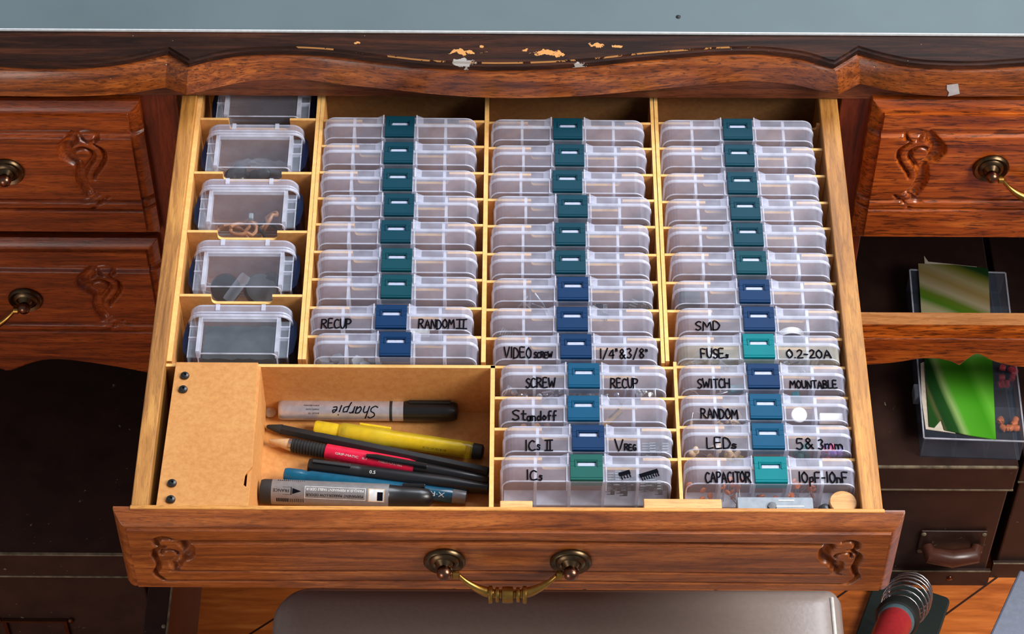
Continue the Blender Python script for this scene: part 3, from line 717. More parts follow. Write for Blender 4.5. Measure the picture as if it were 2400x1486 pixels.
for ci,col in enumerate(cols):
    ys=[atz((a+b_)/2,y-5,BZ+BH) for a,b_,y in col]
    Yr=[float(p[1]) for p in ys]
    for i in range(1,len(Yr)):
        if Yr[i]>Yr[i-1]-.0272: Yr[i]=Yr[i-1]-.0272
    for ri,(a,b_,y) in enumerate(col):
        yc=Yr[ri]-.0118
        lo_,hi_=((-.1562,-.0203) if ci==0 else ((-.0168,.1195) if ri<9 else (-.0095,.1286)) if ci==1 else ((.1258,.2620) if ri<9 else (.1312,.2620)))
        xc=min(max(float(ys[ri][0]),lo_+.0652),hi_-.0652)
        k=(ci,ri); yel=(k==(2,8))
        L=LN[lcol[ci][ri]]
        if k in WORDS: lab='clear parts box lettered %s under a %s latch'%(WORDS[k],L)
        elif k==(0,8): lab='clear parts box with navy latch holding grey hex nuts, nearest in the left column'
        elif k==(1,6): lab='unlettered clear parts box, navy latch, holding header pins and wires, middle column'
        elif k==(1,7): lab='clear unlettered parts box with navy latch, just behind the VIDEO SCREW box'
        elif k==(2,6): lab='clear unlettered parts box with navy latch and black block at left, right column'
        else: lab='empty clear parts box, dark teal latch, %s in the %s box column'%(ORD[ri],CN[ci])
        t=empty('compartment_box',(xc,yc,BZ),random.uniform(-.003,.003),lab,'storage box','clear compartment boxes in the %s column'%CN[ci]); t.scale=(.978,1,1)
        use(trays['tray2' if yel else 'tray'],t); use(lid0,t)
        lk=LM[lcol[ci][ri]]
        if lk not in latches: latches[lk]=make_latch(lk)
        lo=use(latches[lk],t)
        boxes[k]=(t,xc,yc)
        if k in TXT:
            mb=None; last=-1e9
            for s,p0,p1,hs in TXT[k]:
                if mb is None or p0-last>40:
                    if mb: mb.build('marker_lettering',t)
                    mb=MB().mat('ink')
                last=p1
                x0=atz(p0,y+42,BZ+BH)[0]-xc; x1=atz(p1,y+42,BZ+BH)[0]-xc
                ribbons(mb,stroke_lines(s,x0,-.0106+(.0004 if hs<.8 else 0),.0090*hs,x1-x0),.00062,BH+.0002)
            if k==(1,12):
                for cx,n,wd in ((.0290,4,.009),(.0475,8,.015)):
                    mb.build('marker_lettering' if cx<.03 else 'drawn_chip',t); mb=MB().mat('ink'); th=.35; Rm=Matrix.Translation((cx,-.0045,BH+.0002))@Matrix.Rotation(th,4,'Z')
                    mb.box(-wd/2,wd/2,-.0012,.0022,0,.0002,Rm)
                    for i in range(n):
                        xx=-wd/2+wd*(i+.5)/n; mb.box(xx-.0004,xx+.0004,-.0044,-.0012,0,.0002,Rm)
            mb.build('drawn_chip' if k==(1,12) else 'marker_lettering',t)
    # cross dividers between the boxes
    for ri in range(-1,len(col)):
        if ri==-1: yb=Yr[0]+.0022
        elif ri<len(col)-1: yb=(Yr[ri]-.0240+Yr[ri+1])/2
        else: continue
        if ci==0: x0,x1=-.1560,-.0205
        elif ci==1: x0,x1=((-.0166,.1193) if yb>-.272 else (-.0093,.1286))
        else: x0,x1=((.1260,.2618) if yb>-.270 else (.1312,.2618))
        w=x1-x0
        if ri==-1 and ci>=0: cross(x0,x1,yb,x0+w*(.24 if ci!=2 else .16),x1-w*(.16 if ci!=2 else .78),dep=.004,rr=.001) if ci!=2 else cross(x0,x1,yb,x0+w*.2,x1-w*.02,dep=.006,rr=.002)
        else: cross(x0,x1,yb,x0+w*(.23 if ci==0 else .26),x1-w*(.21 if ci==0 else .19))
# rear cross boards closing the empty last row
for x0,x1 in ((-.1560,-.0205),(-.0166,.1193),(.1260,.2618)): cross(x0,x1,.0205,None,None,mats=('shadedhb','shadedhb'))
# ------------------------------------------------------------------ lidded boxes in the left column
LBZ=.6825; LH=LBZ-ZF
def make_tub():
    mb=MB().mat('clearside')
    shell(mb,[(-.0245,outline(.0305,.002,LH-.001,.004)),(-.0232,outline(.0315,.001,LH,.0045)),(.0120,outline(.0320,.001,LH,.0045))],front=True)
    mb.mat('rib'); rim(mb,-.0238,outline(.0308,.002,LH-.0006,.004),.0006)
    for s in (-1,1):
        mb.mat('rib').box(*sorted((s*.0292,s*.0322)),-.0225,.0115,LH-.008,LH+.0006)
        mb.mat('glass').box(*sorted((s*.0322,s*.0392)),-.0240,.0115,LH-.006,LH-.0045)
        mb.box(*sorted((s*.0385,s*.0392)),-.0240,.0115,.004,LH-.004)
        mb.mat('rib').box(*sorted((s*.0322,s*.0394)),-.0062,-.0054,LH-.007,LH-.003); mb.box(*sorted((s*.0322,s*.0394)),.0046,.0056,LH-.007,LH-.003)
        mb.box(*sorted((s*.0388,s*.0394)),-.0240,.0115,LH-.0062,LH-.0048)
    mb.box(-.0300,.0300,.0098,.0116,LH-.003,LH+.0008)
    return mb.build('tub')
def make_blid():
    mb=MB().mat('lid'); o1=outline(.0402,.0,LH+.0012,.009); o2=outline(.0385,.001,LH,.008)
    shell(mb,[(.0124,o1),(.0225,o1),(.0245,o2)],back=True)
    mb.mat('rib'); rim(mb,.0128,o1,.0012); rim(mb,.0158,outline(.0398,.0,LH+.0014,.009),.0007); rim(mb,.0236,o2,.0006)
    for s in (-1,1): mb.box(s*.018-.0016,s*.018+.0016,.0176,.0236,LH+.0006,LH+.0022)
    return mb.build('lid')
def make_clip():
    mb=MB().mat('clip').prism([(-.0010,-.018),(.0022,-.014),(.0042,.000),(.0034,.014),(.0010,.018),(-.0010,.018)],LH-.036,LH-.010)
    return mb.build('side_clip')
tub0=make_tub(); bl0=make_blid(); clip0=make_clip()
bigpx=[(489,712,290,413),(470,702,418,550),(456,696,561,700),(443,688,713,850)]
blab=['clear lidded box holding a crumpled plastic bag of small black parts','clear lidded box holding brown wire rings','clear lidded box holding dark round lens caps','clear lidded box of dark grey foam, nearest in the left column','half hidden clear lidded box, rearmost under the desk edge']
big=[]
for i,(l,r_,yt,yb) in enumerate(bigpx):
    p=atz((l+r_)/2,yt+2,LBZ); big.append((float(p[0]),float(p[1])-.0245))
big.append((big[0][0]+.004,big[0][1]+.0585))
for (xc,yc),lab in zip(big,blab):
    t=empty('lidded_box',(xc,yc,ZF),0,lab,'storage box','clear lidded boxes in the far left column'); 
    use(tub0,t); use(bl0,t)
    for s in (-1,1):
        c=use(clip0,t); c.location=(s*.0405,.0,0); c.rotation_euler=(0,0,0 if s>0 else math.pi)
for i in range(4):
    yb=(big[i][1]+.0245+big[i-1][1]-.0245)/2 if i else (big[0][1]+.0245+big[4][1]-.0245)/2
    x0,x1=-.2598,-.1627
    if i==0: cross(x0,x1,yb+.001,-.2360,-.1845,dep=.012,rr=.003)
    else: cross(x0,x1,yb,-.2365+.0005*i,-.1880+.0005*i,dep=.009,rr=.004)
# contents of the lidded boxes
def item(name,mb,loc,label,cat,group=None,rot=None,smooth=40,bevel=0):
    o=mb.build(name,None,smooth=smooth,bevel=bevel,loc=loc); 
    if rot: o.rotation_euler=rot
    tag(o,label,cat,group); return o
# bag with black parts
x,y=big[0]
vs=[];nb=14
for j in range(nb+1):
    for i in range(nb+1):
        u=i/nb;v=j/nb; hgt=.020*math.sin(u*math.pi)**.5*math.sin(v*math.pi)**.6
        vs.append(((u-.5)*.052,(v-.5)*.032+.003*(u-.5),.012+hgt*(1-.45*u)+random.uniform(-.0016,.0016)))
fs=[(j*(nb+1)+i,j*(nb+1)+i+1,(j+1)*(nb+1)+i+1,(j+1)*(nb+1)+i) for j in range(nb) for i in range(nb)]
item('plastic_bag',MB().mat('glass').add(vs,fs),(x,y-.005,ZF+.012),'crumpled clear plastic bag inside the first fully visible lidded box','bag')
kp=MB().mat('black').lathe([(.002,0),(.0058,.0002),(.0060,.006),(.0045,.0075),(.001,.0078)],14)
k0=None
for i in range(14):
    px=x+random.uniform(-.024,.024); py=y+random.uniform(-.020,.008)
    if k0 is None: o=k0=item('rubber_plug',kp,(px,py,ZF+.02),'small black rubber plug inside the crumpled plastic bag','plug','black parts in the plastic bag')
    else: o=k0.copy(); COL.objects.link(o); o.location=(px,py,ZF+random.uniform(.008,.026))
    o.rotation_euler=(random.uniform(0,1.2),random.uniform(0,1.2),0)
x,y=big[1]
for i,(rx,ox,oy,tl,mt) in enumerate(((.013,-.016,-.012,.5,'copper'),(.010,.003,-.010,.8,'copper'),(.012,.016,-.012,.4,'blackm'),(.011,-.004,-.014,.2,'copper'),(.009,.018,-.008,.9,'copper'))):
    P=[(rx*math.cos(a/9*math.pi),rx*math.sin(a/9*math.pi)*.8,.0006*a%.004) for a in range(19)]
    o=item('wire_ring',MB().mat(mt).tube(P,.0016,8),(x+ox,y+oy,ZF+.024+.004*i),['brown wire ring at the left of its box','brown wire ring lying over the others','black cable ring among the brown ones','brown wire ring at the bottom of the pile','small brown wire ring at the right of its box'][i],'cable','wire rings in the second lidded box',rot=(tl,tl*.4,i))
mb=MB().mat('alu').box(-.002,.002,-.003,.003,0,.004); item('metal_clip',mb,(x+.002,y-.006,ZF+.042),'tiny shiny metal clip above the brown wire rings','clip',bevel=.0008)
x,y=big[2]
for i,(ox,oy,rr,rt,lb) in enumerate(((-.016,-.006,.012,(.9,.2,.1),'dark round lens cap leaning at the left of its box'),(.012,-.007,.013,(.5,.1,.5),'dark round lens cap lying at the right of its box'),(.020,.002,.007,(1.2,.3,0),'small dark cap at the right rear of its box'))):
    mb=MB().mat('black').lathe([(.0005,.004),(rr*.6,.0045),(rr*.95,.004),(rr,.002),(rr,-.003),(rr*.8,-.004),(.0005,-.004)],28)
    item('lens_cap',mb,(x+ox,y+oy,ZF+.032),lb,'cap','dark caps in the third lidded box',rot=rt)
mb=MB().mat('glass').lathe([(.0005,-.013),(.0040,-.013),(.0045,-.010),(.0045,.010),(.0038,.013),(.0005,.013)],18)
item('clear_tube',mb,(x-.006,y-.012,ZF+.040),'short clear plastic tube lying against the left lens cap','tube',rot=(.3,1.1,1.2))
x,y=big[3]
mb=MB().mat('slate')
n=12; vs=[((i/n-.5)*.056,(j/n-.5)*.033,.044+random.uniform(-.0012,.0012)) for j in range(n+1) for i in range(n+1)]+[(-.028,-.0165,0),(.028,-.0165,0),(.028,.0165,0),(-.028,.0165,0)]
fs=[(j*(n+1)+i,j*(n+1)+i+1,(j+1)*(n+1)+i+1,(j+1)*(n+1)+i) for j in range(n) for i in range(n)]; m_=(n+1)**2
fs+=[(m_,m_+1,m_+2,m_+3),tuple([m_]+[m_+1]+list(range(n,-1,-1))),(m_+3,m_+2)+tuple(range(m_-1,m_-n-2,-1)),tuple([m_,m_+3]+[(n-k)*(n+1) for k in range(n+1)]),tuple([m_+1,m_+2]+[(n-k)*(n+1)+n for k in range(n+1)])]
item('foam_block',mb.add(vs,fs),(x,y-.0058,ZF+.003),'dark grey foam block filling the nearest lidded box','foam')
# ------------------------------------------------------------------ small parts inside the compartment boxes
def scatter(src,k,n,label,group,xr,zr,yr=(-.008,0.),flat=False,rots=None):
    t,xc,yc=boxes[k]; done=[]
    for i in range(n):
        o=src if i==0 else src.copy()
        if i: COL.objects.link(o)
        xx=random.uniform(*xr)
        for w in (-.039,-.013,.013,.039):
            if abs(xx-w)<.004: xx+=.005
        o.location=(xc+xx,yc+random.uniform(*yr),BZ+random.uniform(*zr))
        o.rotation_euler=rots if rots else (random.uniform(-1,1),random.uniform(-1,1),random.uniform(0,6))
        tag(o,label,src['category'],group); done.append(o)
    return done
def src(name,mb,cat,smooth=40,bevel=0):
    o=mb.build(name,None,smooth=smooth,bevel=bevel); o['category']=cat; return o
capm=MB().mat('orange').lathe([(.0003,-.0010),(.0022,-.0008),(.0026,0),(.0022,.0008),(.0003,.0010)],12,None,'y').mat('steel').tube([(-.0012,0,-.001),(-.0014,0,-.012)],.00025,5).tube([(.0012,0,-.001),(.0016,.001,-.012)],.00025,5)
cs=src('ceramic_capacitor',capm,'capacitor')
scatter(cs,(2,12),34,'orange ceramic disc capacitor with wire legs in the CAPACITOR box','capacitors in the CAPACITOR box',(-.060,.034),(.036,.056),(-.010,.001))
fm=MB().mat('glass').tube([(-.007,0,0),(.007,0,0)],.0022,10).mat('steel').tube([(-.0102,0,0),(-.0065,0,0)],.0025,12).tube([(.0065,0,0),(.0102,0,0)],.0025,12)
fo=src('glass_fuse',fm,'fuse'); scatter(fo,(2,8),26,'glass tube fuse with metal ends in the FUSES box','fuses in the FUSES box',(-.055,.055),(.040,.055),(-.006,-.002))
sm=MB().mat('steel').lathe([(.0005,.0016),(.0024,.0012),(.0027,0),(.0013,-.0002),(.0012,-.009),(.0002,-.0105)],12)
so=src('screw',sm,'screw'); scatter(so,(1,9),34,'small steel screw in the SCREW RECUP box','screws in the SCREW RECUP box',(-.058,.058),(.038,.054),(-.008,0))
st=MB().mat('brass').prism([(.0026*math.cos(a*math.pi/3),.0026*math.sin(a*math.pi/3)) for a in range(6)],-.009,.009)
sto=src('brass_standoff',st,'standoff',smooth=False)
o=scatter(sto,(1,10),1,'long brass hex standoff slanting right of the latch in the Standoff box','standoffs in the Standoff box',(.021,.022),(.056,.057),(-.003,-.003),rots=(.2,1.2,.9))
st2=src('copper_spacer',MB().mat('copper').prism([(.0024*math.cos(a*math.pi/3),.0024*math.sin(a*math.pi/3)) for a in range(6)],-.003,.003),'spacer',smooth=False)
scatter(st2,(1,10),16,'small copper-coloured spacer low in the Standoff box','small spacers in the Standoff box',(-.058,-.016),(.034,.044))
icm=MB().mat('blackm').box(-.0032,.0032,-.0045,.0045,0,.003).mat('alu')
for s in (-1,1):
    for i in range(4): icm.box(*sorted((s*.0032,s*.0040)),-.0038+i*.0025-.0003,-.0038+i*.0025+.0003,-.003,.0015)
ic=src('chip',icm,'chip'); 
scatter(ic,(1,11),10,'black chip standing on edge right of the ICs II box lettering','chips in the ICs II box',(.044,.060),(.046,.056),(-.006,0),rots=(0,1.57,0))
ic2=ic.copy(); COL.objects.link(ic2); scatter(ic2,(1,12),16,'black chip standing on edge in the ICs box','chips in the ICs box',(.016,.060),(.044,.054),(-.006,0),rots=(0,1.57,0))
ic3=ic.copy(); COL.objects.link(ic3); scatter(ic3,(1,6),6,'small black chip with bright pins in the header pin box','chips in the header pin box',(.016,.058),(.040,.050),(-.008,0))
pin=src('pin_header',MB().mat('blackm').box(-.010,.010,-.0012,.0012,0,.0024).mat('steel'),'pin header',smooth=False)
mbp=MB().mat('blackm').box(-.010,.010,-.0012,.0012,0,.0024).mat('alu')
for i in range(8): mbp.box(-.009+i*.0025-.0003,-.009+i*.0025+.0003,-.0003,.0003,-.003,.009)
bpy.data.objects.remove(pin); pin=src('pin_header',mbp,'pin header',smooth=False)
scatter(pin,(1,6),3,'strip of header pins in the box two behind VIDEO SCREW','pin strips in the header pin box',(.018,.052),(.040,.048),(-.009,-.004))
pin2=pin.copy(); COL.objects.link(pin2); scatter(pin2,(1,7),4,'strip of header pins in the box just behind VIDEO SCREW','pin strips in the unlettered navy box',(-.058,.024),(.040,.048),(-.009,-.004))
wr=src('steel_wire_piece',MB().mat('steel').tube([(-.012,0,0),(0,0,.002),(.012,0,-.002)],.0006,6),'wire')
scatter(wr,(1,6),6,'thin bright wire piece in the header pin box','wires in the header pin box',(-.052,-.020),(.048,.054),(-.009,-.004))
wr2=wr.copy(); COL.objects.link(wr2); scatter(wr2,(2,9),5,'thin bright wire piece in the SWITCH MOUNTABLE box','wires in the SWITCH box',(-.055,-.030),(.046,.054),(-.009,.002))
nm=MB().mat('alu').prism([(.0054*math.cos(a*math.pi/3),.0054*math.sin(a*math.pi/3)) for a in range(6)],-.0022,.0022)
nu=src('hex_nut',nm,'nut',smooth=False); 
k=(0,8); t,xc,yc=boxes[k]
pos=[(-.056,0),(-.046,.001),(-.051,-.007),(-.041,-.007),(-.030,.0),(-.024,-.007),(-.017,.001)]
for i,(a,b_) in enumerate(pos):
    o=nu if i==0 else nu.copy()
    if i: COL.objects.link(o)
    o.location=(xc+a,yc+b_-.003,BZ+.046+.002*(i%2)); o.rotation_euler=(random.uniform(-.5,-.1),random.uniform(-.2,.2),i); tag(o,'grey hex nut in the nearest box of the left column','nut','hex nuts in the left column box')
blk=src('relay_block',MB().mat('dark').box(-.008,.008,-.0055,.0055,0,.013),'component',smooth=False,bevel=.0005)
t,xc,yc=boxes[(2,6)]; blk.location=(xc-.0505,yc+.000,BZ+.045); tag(blk,'black square component at the left end of its clear box','component')
rl=MB().mat('white').lathe([(.004,-.003),(.0105,-.003),(.0108,0),(.0105,.003),(.004,.003)],30,None,'y').mat('blackm').lathe([(.0005,-.0032),(.0098,-.0032),(.0098,.0032),(.0005,.0032)],24,None,'y')
rl=src('component_tape_roll',rl,'reel'); t,xc,yc=boxes[(2,7)]; rl.location=(xc+.0265,yc-.004,BZ+.046); tag(rl,'white and black tape reel right of the latch in the SMD box','reel')
dm=MB().mat('white').lathe([(.0003,-.0012),(.0056,-.0012),(.0060,-.0008),(.0060,.0008),(.0056,.0012),(.0003,.0012)],26)
dk=src('white_disc',dm,'disc'); t,xc,yc=boxes[(2,10)]; dk.location=(xc+.0255,yc-.004,BZ+.0600); dk.rotation_euler=(.35,0,0); tag(dk,'white round disc right of the latch in the RANDOM box','disc')
wb=src('white_block',MB().mat('white').box(-.009,.009,-.003,.004,0,.006),'component',smooth=False,bevel=.001); t,xc,yc=boxes[(2,10)]; wb.location=(xc+.051,yc-.001,BZ+.048); tag(wb,'whitish block at the right end of the RANDOM box','component')
sw=src('switch_part',MB().mat('bteal').box(-.006,.006,-.003,.003,0,.006),'switch',smooth=False,bevel=.001); scatter(sw,(2,9),1,'turquoise switch left of the latch in the SWITCH box',None,(-.021,-.0209),(.048,.0481),(-.002,-.0019),rots=(.2,.2,.3))
sw2=sw.copy(); COL.objects.link(sw2); scatter(sw2,(2,9),1,'turquoise switch right of the latch in the SWITCH box',None,(.024,.0241),(.044,.0441),(-.006,-.0059),rots=(.2,1.3,.3))
ledm=lambda m_:MB().mat(m_).lathe([(.0026,0),(.0026,.001),(.0022,.0012),(.0022,.004),(.0015,.0055),(.0002,.006)],12).mat('steel').tube([(-.001,0,0),(-.001,0,-.010)],.00025,5).tube([(.001,0,0),(.001,0,-.010)],.00025,5)
for m_,n,xr,lb in (('violet',9,(.044,.060),'violet'),('pink',6,(.043,.052),'pink'),('cone',10,(-.058,-.018),'beige'),('green',7,(.018,.036),'green'),('yellow',4,(-.030,-.017),'yellow')):
    lo=src('led',ledm(m_),'LED'); scatter(lo,(2,11),n,'%s LED with two wire legs in the LEDs box'%lb,'%s LEDs in the LEDs box'%lb,xr,(.040,.055))
rb=src('ribbed_block',MB().mat('white').box(-.0075,.0075,-.0025,.0025,0,.005),'connector',smooth=False,bevel=.0004); t,xc,yc=boxes[(0,7)]; rb.location=(xc+.0225,yc-.0075,BZ+.052); tag(rb,'white connector block right of the latch in the RECUP box','connector')
sc2=so.copy(); COL.objects.link(sc2); scatter(sc2,(1,8),8,'small steel screw in the VIDEO SCREW box','screws in the VIDEO SCREW box',(-.012,.012),(.038,.050),(-.010,-.005))
rnd=src('small_resistor',MB().mat('cone').tube([(-.003,0,0),(.003,0,0)],.0012,8).mat('steel').tube([(-.010,0,0),(.010,0,0)],.00025,5),'resistor'); scatter(rnd,(2,10),12,'small pale resistor in the RANDOM box','resistors in the RANDOM box',(-.058,-.016),(.044,.055))
# ------------------------------------------------------------------ cover panel, screws, glue
zc=PZ+.0006
cp=[(421,853),(600,857),(575,1184),(570,1186),(376,1186)]
P=[atz(a,b_,zc+.0025) for a,b_ in cp]
pts=[(float(P[4][0])+.0015,-.4136),(float(P[2][0]),-.4136),(-.1905,-.398),(-.1945,-.3925),(-.1935,-.384),(-.1892,-.376),(float(P[1][0]),-.2775),(-.2600,-.2775)]
pts=[(-.2585,-.4136),(-.1905,-.4136),(-.1905,-.3965),(-.1955,-.3925),(-.1950,-.3830),(-.1900,-.3755),(-.1925,-.2775),(-.2560,-.2775)]
mb=MB().mat('mdf').prism(pts,zc,zc+.0026); cv=opart(mb,'cover_panel',bevel=.0003)
for a,b_ in ((433,880),(429,912),(403,1132),(400,1170)):
    p=atz(a,b_,zc+.0036); mb=MB().mat('black').lathe([(.0034,0),(.0036,.0008),(.0030,.0020),(.0014,.0024),(.0013,.0012),(.0002,.0012)],18)
    o=mb.build('screw_head',cv,smooth=45,loc=(p[0],p[1],zc+.0026)); 
mb=MB().mat('mdf').box(-.1935,-.1905,-.4136,-.2792,ZF,zc); opart(mb,'tray_side_wall')
mb=MB().mat('glued')
mb.lathe([(.0006,.0030),(.0035,.0020),(.0048,0),(.0045,-.001),(.0005,-.0012)],14,Matrix.Translation((-.1872,-.2822,ZF+.003)))
opart(mb,'glue_blob',smooth=True)
# ------------------------------------------------------------------ pens
def frame(p0,p1,z0,z1):
    a=Vector(atz(p0[0],p0[1],z0)); b_=Vector(atz(p1[0],p1[1],z1)); D=b_-a
    a0,b0=Vector(a),Vector(b_)
    if a0.x<-.1888: a=a0+D*((-.1888-a0.x)/D.x)
    if b0.x>-.0142: b_=a0+D*((-.0142-a0.x)/D.x)
    X=(b_-a); Lh=X.length; X.normalize()
    Y=Vector((0,0,1)).cross(X).normalized(); Z=X.cross(Y)
    Mx=Matrix(((X.x,Y.x,Z.x,a.x),(X.y,Y.y,Z.y,a.y),(X.z,Y.z,Z.z,a.z),(0,0,0,1))); return Mx,Lh
def pen(name,p0,p1,z0,z1,label,cat='pen'):
    Mx,Lh=frame(p0,p1,z0,z1); o=empty(name,(0,0,0),0,label,cat,'pens in the front tray'); o.matrix_world=Mx; return o,Lh
def wrap_text(text,xr,size,r,phi,mat,parent,name,th=.00012,stroke=None,wid=None,hw=.0003,flip=True):
    mb=MB().mat(mat)
    sgn=-1 if flip else 1
    fn=lambda u,v,z:(xr+sgn*u,sgn*(r+z+.00008)*math.sin(phi+v/r)*1,(r+z+.00008)*math.cos(phi+v/r)) if flip else (xr+u,-(r+z+.00008)*math.sin(phi-v/r),(r+z+.00008)*math.cos(phi-v/r))
    if stroke: ribbons(mb,[[(x+.35*y,y) for x,y in l] for l in stroke_lines(text,0,0,size,wid,.0)],hw,0,fn)
    else:
        vs,fs=font_mesh(text,size)
        if wid:
            mxx=max(v[0] for v in vs); vs=[(v[0]*wid/mxx,v[1],0) for v in vs]
        mb.add([fn(v[0],v[1],.00006) for v in vs],fs)
    return mb.build(name,parent)
# silver marker
o,Lh=pen('permanent_marker',(653,961),(1075,965),ZF+.0082,ZF+.0082,'silver barrel permanent marker with black cap, rearmost in the tray','marker')
bl=.0985
MB().mat('silver').lathe([(.0005,0),(.0066,.0002),(.0075,.0012),(.0079,.004),(.0079,bl)],32,None,'x').build('barrel',o,smooth=40)
MB().mat('blackm').lathe([(.0080,bl-.0108),(.00805,bl-.0106),(.00805,bl-.0088),(.0080,bl-.0086)],32,None,'x').build('band',o,smooth=40)
MB().mat('black').lathe([(.0062,bl-.001),(.0078,bl),(.0082,bl+.002),(.0080,Lh-.010),(.0074,Lh-.004),(.0060,Lh-.001),(.0005,Lh)],32,None,'x').build('cap',o,smooth=40)
MB().mat('black').box(bl+.004,Lh-.006,-.0016,.0016,.0078,.0098).build('clip',o,bevel=.0007).rotation_euler=(-.35,0,0)
wrap_text('Sharpie',.0790,.0100,.0079,.18,'ink',o,'brand_lettering',stroke=True,wid=.0350,hw=.00042)
for i,(tx,dx) in enumerate((('BULLET TIP',.0),('POINTE OGIVE',.0),('PUNTA REDONDA',0))): wrap_text(tx,.0325,.0018,.0079,.86-.40*i,'ink',o,'small_print',wid=.0085+.0018*i)
# highlighter
o,Lh=pen('highlighter',(737,1003),(1133,1060),ZF+.0072,ZF+.0076,'translucent yellow highlighter with dark end lying behind the black pencil','highlighter')
MB().mat('yellow').lathe([(.0030,0),(.0056,.0004),(.0062,.002),(.0060,.021)],24,None,'x').build('end_plug',o,smooth=40)
MB().mat('yellowc').lathe([(.0058,.0195),(.0070,.0205),(.0075,.023),(.0075,.060),(.0070,.062),(.0068,Lh-.012),(.0060,Lh-.008)],26,None,'x').build('barrel',o,smooth=40)
MB().mat('yellow').lathe([(.0040,.024),(.0060,.026),(.0060,.040),(.0056,.060),(.0052,Lh-.018),(.003,Lh-.014)],20,None,'x').build('ink_reservoir',o,smooth=40)
MB().mat('dark').lathe([(.0055,Lh-.010),(.0062,Lh-.008),(.0060,Lh-.001),(.0040,Lh)],22,None,'x').build('tip_cap',o,smooth=40)
MB().mat('yellow').box(.035,.060,-.0012,.0012,.0074,.0092).build('clip',o,bevel=.0005).rotation_euler=(-1.0,0,0)
mb=MB().mat('ink'); 
for i in range(16):
    ph=.95; xx=.088+i*.00115; w_=.00035 if i%3 else .0006
    mb.add([(xx+a*w_,-(.0069)*math.sin(ph+c),(.0069)*math.cos(ph+c)) for a in (0,1) for c in (0,.25)],[(0,1,3,2)])
mb.build('barcode_print',o)
# black pencil
o,Lh=pen('black_pencil',(600,994),(1146,1106),ZF+.0046,ZF+.0110,'long matt black pencil with sharpened dark tip at the left','pencil')
hexp=[(0,0)]
MB().mat('blackm').prism([(.0041*math.cos(a*math.pi/3),.0041*math.sin(a*math.pi/3)) for a in range(6)],.012,Lh,Matrix(((0,0,1,0),(1,0,0,0),(0,1,0,0),(0,0,0,1)))).build('barrel',o,bevel=.0004)
MB().mat('slate').lathe([(.0008,.0),(.0016,.0012),(.0041,.0125)],12,None,'x').build('sharpened_tip',o,smooth=40)
# mechanical pencil
o,Lh=pen('mechanical_pencil',(630,1033),(1146,1128),ZF+.0062,ZF+.0085,'crimson mechanical pencil with ribbed black grip and beige tip','pencil')
MB().mat('cone').lathe([(.0006,0),(.0016,.001),(.0048,.0165)],20,None,'x').build('tip_cone',o,smooth=40)
MB().mat('steel').lathe([(.0046,.0162),(.0051,.0166),(.0052,.0190),(.0048,.0194)],20,None,'x').build('metal_ring',o,smooth=40)
pf=[(.0050,.0192)]
for i in range(11):
    x=.0196+i*.0024; pf+=[(.0056,x),(.0056,x+.0016),(.0050,x+.0018),(.0050,x+.0023)]
pf+=[(.0056,.0463)]
MB().mat('blackm').lathe(pf,24,None,'x').build('grip',o,smooth=30)
MB().mat('red').lathe([(.0056,.0463),(.0061,.0468),(.0062,.095),(.0061,.112),(.0052,.1175)],24,None,'x').build('barrel',o,smooth=40)
MB().mat('black').lathe([(.0050,.1165),(.0052,.118),(.0048,.150),(.0044,Lh-.004),(.0030,Lh)],22,None,'x').build('end_section',o,smooth=40)
MB().mat('black').tube([(.080,-.002,.0068),(.088,-.002,.0078),(.100,-.002,.0074),(.128,-.001,.0066)],[.0016,.0022,.0024,.0020],8).build('clip',o,smooth=40)
wrap_text('GRIP-MATIC   0.7',.055,.0024,.0062,.75,'white',o,'barrel_print',wid=.026,flip=False)
wrap_text('FABER-CASTELL',.090,.0026,.0062,.75,'white',o,'barrel_print',wid=.019,flip=False)
# black rollerball
o,Lh=pen('black_pen',(722,1092),(1146,1146),ZF+.0068,ZF+.0072,'plain black pen marked 0.5 lying between crimson pencil and blue pen')
MB().mat('black').lathe([(.0030,0),(.0056,.0006),(.0064,.003),(.0064,.040),(.0061,.0415),(.0063,.043),(.0063,Lh-.030),(.0050,Lh-.012),(.0046,Lh)],26,None,'x').build('barrel',o,smooth=40)
MB().mat('blackm').box(.004,.034,-.0014,.0014,.0062,.0082).build('clip',o,bevel=.0005)
wrap_text('0.5',.0490,.0036,.0063,.55,'white',o,'size_print',wid=.0048,flip=False)
MB().mat('brass').lathe([(.0051,Lh-.034),(.0058,Lh-.033),(.0056,Lh-.026),(.005,Lh-.025)],20,None,'x').build('brass_ring',o,smooth=40)
# blue pen
o,Lh=pen('blue_pen',(665,1112),(1095,1167),ZF+.0120,ZF+.0064,'translucent blue pen partly under the black pen with white print')
MB().mat('bluep').lathe([(.0030,0),(.0050,.0006),(.0056,.003),(.0056,.014),(.0048,.018),(.0056,.021),(.0056,Lh-.022),(.0058,Lh-.012),(.0050,Lh-.010)],24,None,'x').build('barrel',o,smooth=40)
MB().mat('greyb').lathe([(.0052,Lh-.012),(.0056,Lh-.011),(.0052,Lh-.001),(.0010,Lh)],20,None,'x').build('eraser_end',o,smooth=40)
wrap_text('X·R',Lh-.017,.0052,.0057,.30,'white',o,'white_print',wid=.0115)
wrap_text('PENTEL ENERGEL',Lh-.030,.0022,.0057,.55,'white',o,'white_print',wid=.020)
